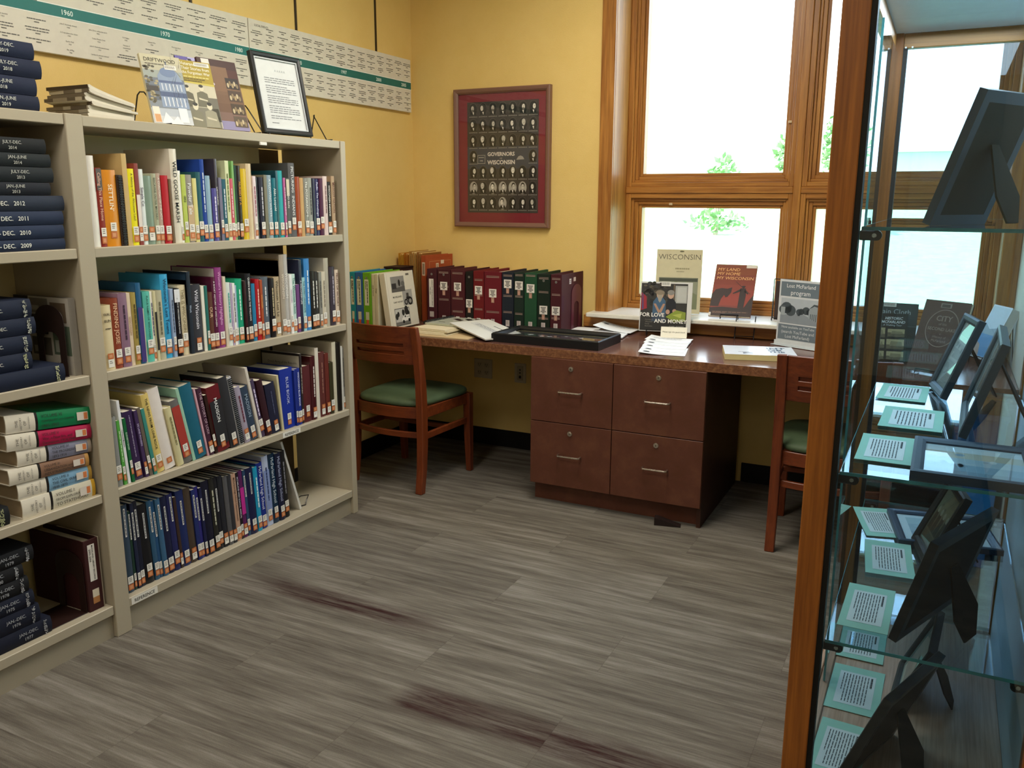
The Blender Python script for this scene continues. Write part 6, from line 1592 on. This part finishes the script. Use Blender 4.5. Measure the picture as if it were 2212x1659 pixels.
for xa, y0, y1 in ((CX0 + .012, CY0 + PW, ym + .03), (CX0 + .030, ym - .03, CY1 - PW)):
    b = MB(); b.box(xa, y0, .130, xa + .005, y1, CZ - .028); d = build('sliding_door', b, 'case_glass', t)
    ye = y1 if xa < CX0 + .02 else y0
    b = MB(); b.box(xa - .0003, ye - .003, .131, xa + .0053, ye + .003, CZ - .029); build('polished_edge', b, 'glass_edge', d)
SX0, SX1, SY0, SY1 = 2.6235, 3.003, -2.465, -1.4855
for z in (1.356, .866, .492):
    b = MB(); b.box(SX0, SY0, z - .0065, SX1, SY1, z); s = build('glass_shelf', b, 'shelf_glass', t)
    b = MB(); e = .0012
    b.box(SX0 - e, SY0 - e, z - .0067, SX1 + e, SY0, z + .0002); b.box(SX0 - e, SY1, z - .0067, SX1 + e, SY1 + e, z + .0002); b.box(SX0 - e, SY0, z - .0067, SX0, SY1, z + .0002)
    build('green_edge', b, 'glass_edge', s, label='green polished glass edge')
    for bx, by, sg in ((CX0 + PW + .011, -2.462, 1), (CX0 + PW + .011, -1.50, 1), (CX1 - .045, -2.462, -1), (CX1 - .045, -1.50, -1)):
        b = MB(); zz = z - .0068
        b.cbox(min(bx, bx + sg * .034), by, zz - .019, max(bx, bx + sg * .034), by + .012, zz, .0015, '0c0c0d'); b.tube([(bx + sg * .030, by - .0005, zz - .0095), (bx + sg * .030, by + .0125, zz - .0095)], .0098, '0c0c0d', n=16)
        br = build('bracket', b, 'satin_metal', t)
        b = MB(); b.tube([(bx + sg * .026, by - .0012, zz - .0095), (bx + sg * .026, by, zz - .0095)], .0042, n=12); build('screw', b, 'brushed_nickel', br)
b = MB()
for x in (CX0 + PW + .005, CX0 + PW + .022): b.box(x, CY1 - .060, CZ - .022, x + .004, CY1 - .056, CZ - .018, 'e8eaea')
build('screw_heads', b, 'printed', t)

def case_card(label, cx, cy, z, w, h, ang, seed):
    """mint mount with a white typed caption, read from the room side (top towards the wall)"""
    o = thing('caption_card', label, 'card', Matrix.Translation((cx, cy, z)) @ Matrix.Rotation(math.radians(ang - 90), 4, 'Z'), 'mint caption cards in the display case')
    r = random.Random(seed); n = 8; b = MB(); vs = []; fs = []
    crl = r.uniform(.002, .006)
    def zc(u): return crl * (2 * u - 1) ** 2 * (1 if seed % 2 else .6)
    for i in range(n + 1):
        u = i / n
        for y in (-h / 2, h / 2): vs += [(-w / 2 + w * u, y, zc(u) + .0003), (-w / 2 + w * u, y, zc(u) + .0013)]
    for i in range(n):
        a = i * 4; fs += [(a + 1, a + 5, a + 7, a + 3), (a, a + 2, a + 6, a + 4), (a, a + 4, a + 5, a + 1), (a + 2, a + 3, a + 7, a + 6)]
    fs += [(0, 1, 3, 2), (n * 4, n * 4 + 2, n * 4 + 3, n * 4 + 1)]
    b.add(vs, fs, 'abd9c6'); build('mount', b, 'paper', o)
    q = MB(Matrix.Rotation(-PI / 2, 4, 'X')); iw, ih = w * .72, h * .70
    k = 6
    for i in range(k):
        x0, x1 = -iw / 2 + iw * i / k, -iw / 2 + iw * (i + 1) / k; q.rect(x0, -ih / 2, x1, ih / 2, 'e6ebea', .0019)
    q.dashes(-iw * .44, -iw * .12, ih * .40, ih * .045, '4c5054', .0024, seed)
    q.rect(-iw * .44, ih * .365, -iw * .12, ih * .37, '4c5054', .0024)
    for i in range(9): q.dashes(-iw * .44, iw * (.44 if i < 8 else .1), ih * (.30 - .085 * i), ih * .026, '5e6468', .0024, seed * 10 + i)
    q.v = [(x, y, zz + zc(min(1, max(0, (x + w / 2) / w)))) for x, y, zz in q.v]
    build('caption', q, 'paper', o)
Z1c, Z2c, Z3c, ZDc = 1.3562, .8662, .4922, .1202
case_card('mint caption card at the far end of the middle glass shelf', 2.703, -1.620, Z2c, .222, .126, -2, 1)
case_card('mint caption card in the middle of the middle glass shelf', 2.737, -1.940, Z2c, .232, .142, -1, 2)
case_card('mint caption card at the near end of the middle glass shelf', 2.695, -2.258, Z2c, .228, .110, 0, 3)
case_card('mint caption card at the far end of the lowest glass shelf', 2.675, -1.685, Z3c, .236, .105, 14, 4)
case_card('mint caption card in the middle of the lowest glass shelf', 2.718, -1.958, Z3c, .230, .115, 5, 5)
case_card('mint caption card at the near end of the lowest glass shelf', 2.691, -2.275, Z3c, .236, .103, -1, 6)
case_card('mint caption card furthest back on the wooden case deck', 2.664, -1.725, ZDc, .20, .128, 0, 7)
case_card('mint caption card second from the near end of the wooden case deck', 2.670, -1.988, ZDc, .236, .131, -1, 8)
case_card('mint caption card nearest the glass end of the wooden case deck', 2.660, -2.282, ZDc, .236, .115, -3, 9)

def photo(cols, figs=0, mat=None):
    def f(q, w, h, bar):
        q.rect(bar * .8, bar * .8, w - bar * .8, h - bar * .8, mat or cols[0], 0); e = bar + (.022 if mat else 0)
        grad(q, e, e, w - e, h - e, cols, .0005); r = random.Random(int(w * 1000))
        for i in range(figs):
            x = w * (.25 + .5 * i / max(1, figs - 1)); q.poly([(x - .015, h * .3), (x + .015, h * .3), (x + .01, h * .55), (x - .01, h * .55)], '2c2e28', .0008); q.ell(x, h * .59, .008, .01, '9a9682', .0009)
        for i in range(8): q.ell(w * r.uniform(.25, .75), h * r.uniform(.3, .7), w * r.uniform(.02, .07), h * r.uniform(.02, .05), mixc(cols[0], cols[-1], r.random()), .0007)
    return f
FR = '38434b'
def std(label, b1, b2, th, h, art, bar=.022, dep=.016, strut=None, w=None, col=FR, z=None, **k):
    m, w0 = lean(b1, b2, th); frame('picture_frame', label, m, w or w0, h, bar, dep, col, art, strut=strut, mat='satin_metal', **k)
std('black picture frame seen from behind on the top glass shelf', (2.8267, -2.1237, Z1c), (2.7235, -2.298, Z1c), 19.25, .268, photo(['5a6468', '8a949a']), strut=(19.25, 42, .62, .13), backcol='2e3026', w=.2035)
std('framed pale landscape photo facing the room on the middle glass shelf', (2.7663, -1.3703 - .12, Z2c), (2.7995, -1.665 - .0, Z2c), 19, .232, photo(['7c8c8e', '8e9c9c', 'a8b4b2', 'b8c2c0', '9caaa8']), strut=(19, 48, .7, .12), backcol='14161c', w=None)
std('tall framed photo nearer the wall on the middle glass shelf', (2.8513, -1.7284, Z2c), (2.8408, -2.0799, Z2c), 16.25, .232, photo(['5c6a64', '76827a', '8a968e', 'a0aaa2']), strut=(16.25, 44, .75, .14), backcol='12141a')
m = Matrix.Translation((2.750, -2.462, Z2c + .0165)) @ Matrix.Rotation(math.radians(-3), 4, 'Z') @ Matrix.Rotation(-PI / 2, 4, 'X')
frame('picture_frame', 'frame lying flat at the near end of the middle glass shelf', Matrix.Translation((2.750, -2.455, Z2c + .0165)) @ Matrix.Rotation(-PI / 2, 4, 'X'), .232, .285, .024, .016, '2c3a4c', photo(['6c8ea0', '7aa0b4', '9cb8c4', 'b8b8a4', 'c8d8dc']), mat='satin_metal')
std('black picture frame seen from behind on the lowest glass shelf', (2.8618, -2.1201, Z3c), (2.7433, -2.4075, Z3c), 15, .247, photo(['5a6468', '8a949a']), strut=(15, 38, .6, .12), backcol='141312', col='17191d')
std('framed brownish group photo standing on the lowest glass shelf', (2.7647, -1.7888, Z3c), (2.8000, -1.975, Z3c), 22.5, .205, photo(['4c4a3c', '5e5a48', '6e6a54', '7a765c', '726e56'], figs=4), bar=.024, strut=(22.5, 50, .7, .12), backcol='17181b', col='1e2124')
frame('picture_frame', 'frame with white mat lying askew on the lowest glass shelf', Matrix.Translation((2.735, -1.840, Z3c + .0145)) @ Matrix.Rotation(math.radians(10), 4, 'Z') @ Matrix.Rotation(-PI / 2, 4, 'X'), .255, .255, .022, .014, '2a3a50', photo(['86a2b4', '98b4c0', 'a8c4cc'], mat='cfdfe6'), mat='satin_metal')
std('framed photo leaning away on the wooden case deck, further from the glass end', (2.770, -1.800, ZDc), (2.752, -2.058, ZDc), 24, .205, photo(['7a8a82', '94a49a', 'a8b8ac'], mat='b8c8bc'), bar=.020, strut=(24, 50, .75, .12), backcol='1c1d20', col='2c3438')
std('dark picture frame seen from behind on the wooden deck nearest the glass', (2.7597, -2.1500, ZDc), (2.6600, -2.4150, ZDc), 20.75, .272, photo(['5a6468', '8a949a']), strut=(20.75, 44, .62, .12), backcol='1d1a17', col='2a2622')
area('case_fill', ((CX0 + CX1) / 2 - .05, ym, CZ + .012), (0, 0, 0), .30, .9, CASE, (.84, .94, 1))  # unseen fill light added under the case top to brighten its shelves
SC.view_settings.view_transform = 'Standard'; SC.view_settings.look = 'None'; SC.view_settings.exposure = EXPO; SC.view_settings.gamma = 1.0
SC.cycles.transparent_max_bounces = 40; SC.cycles.max_bounces = 10; SC.cycles.diffuse_bounces = 5; SC.cycles.glossy_bounces = 6
SC.cycles.use_denoising = True; SC.cycles.sample_clamp_indirect = 8
SC.cycles.caustics_reflective = False; SC.cycles.caustics_refractive = False
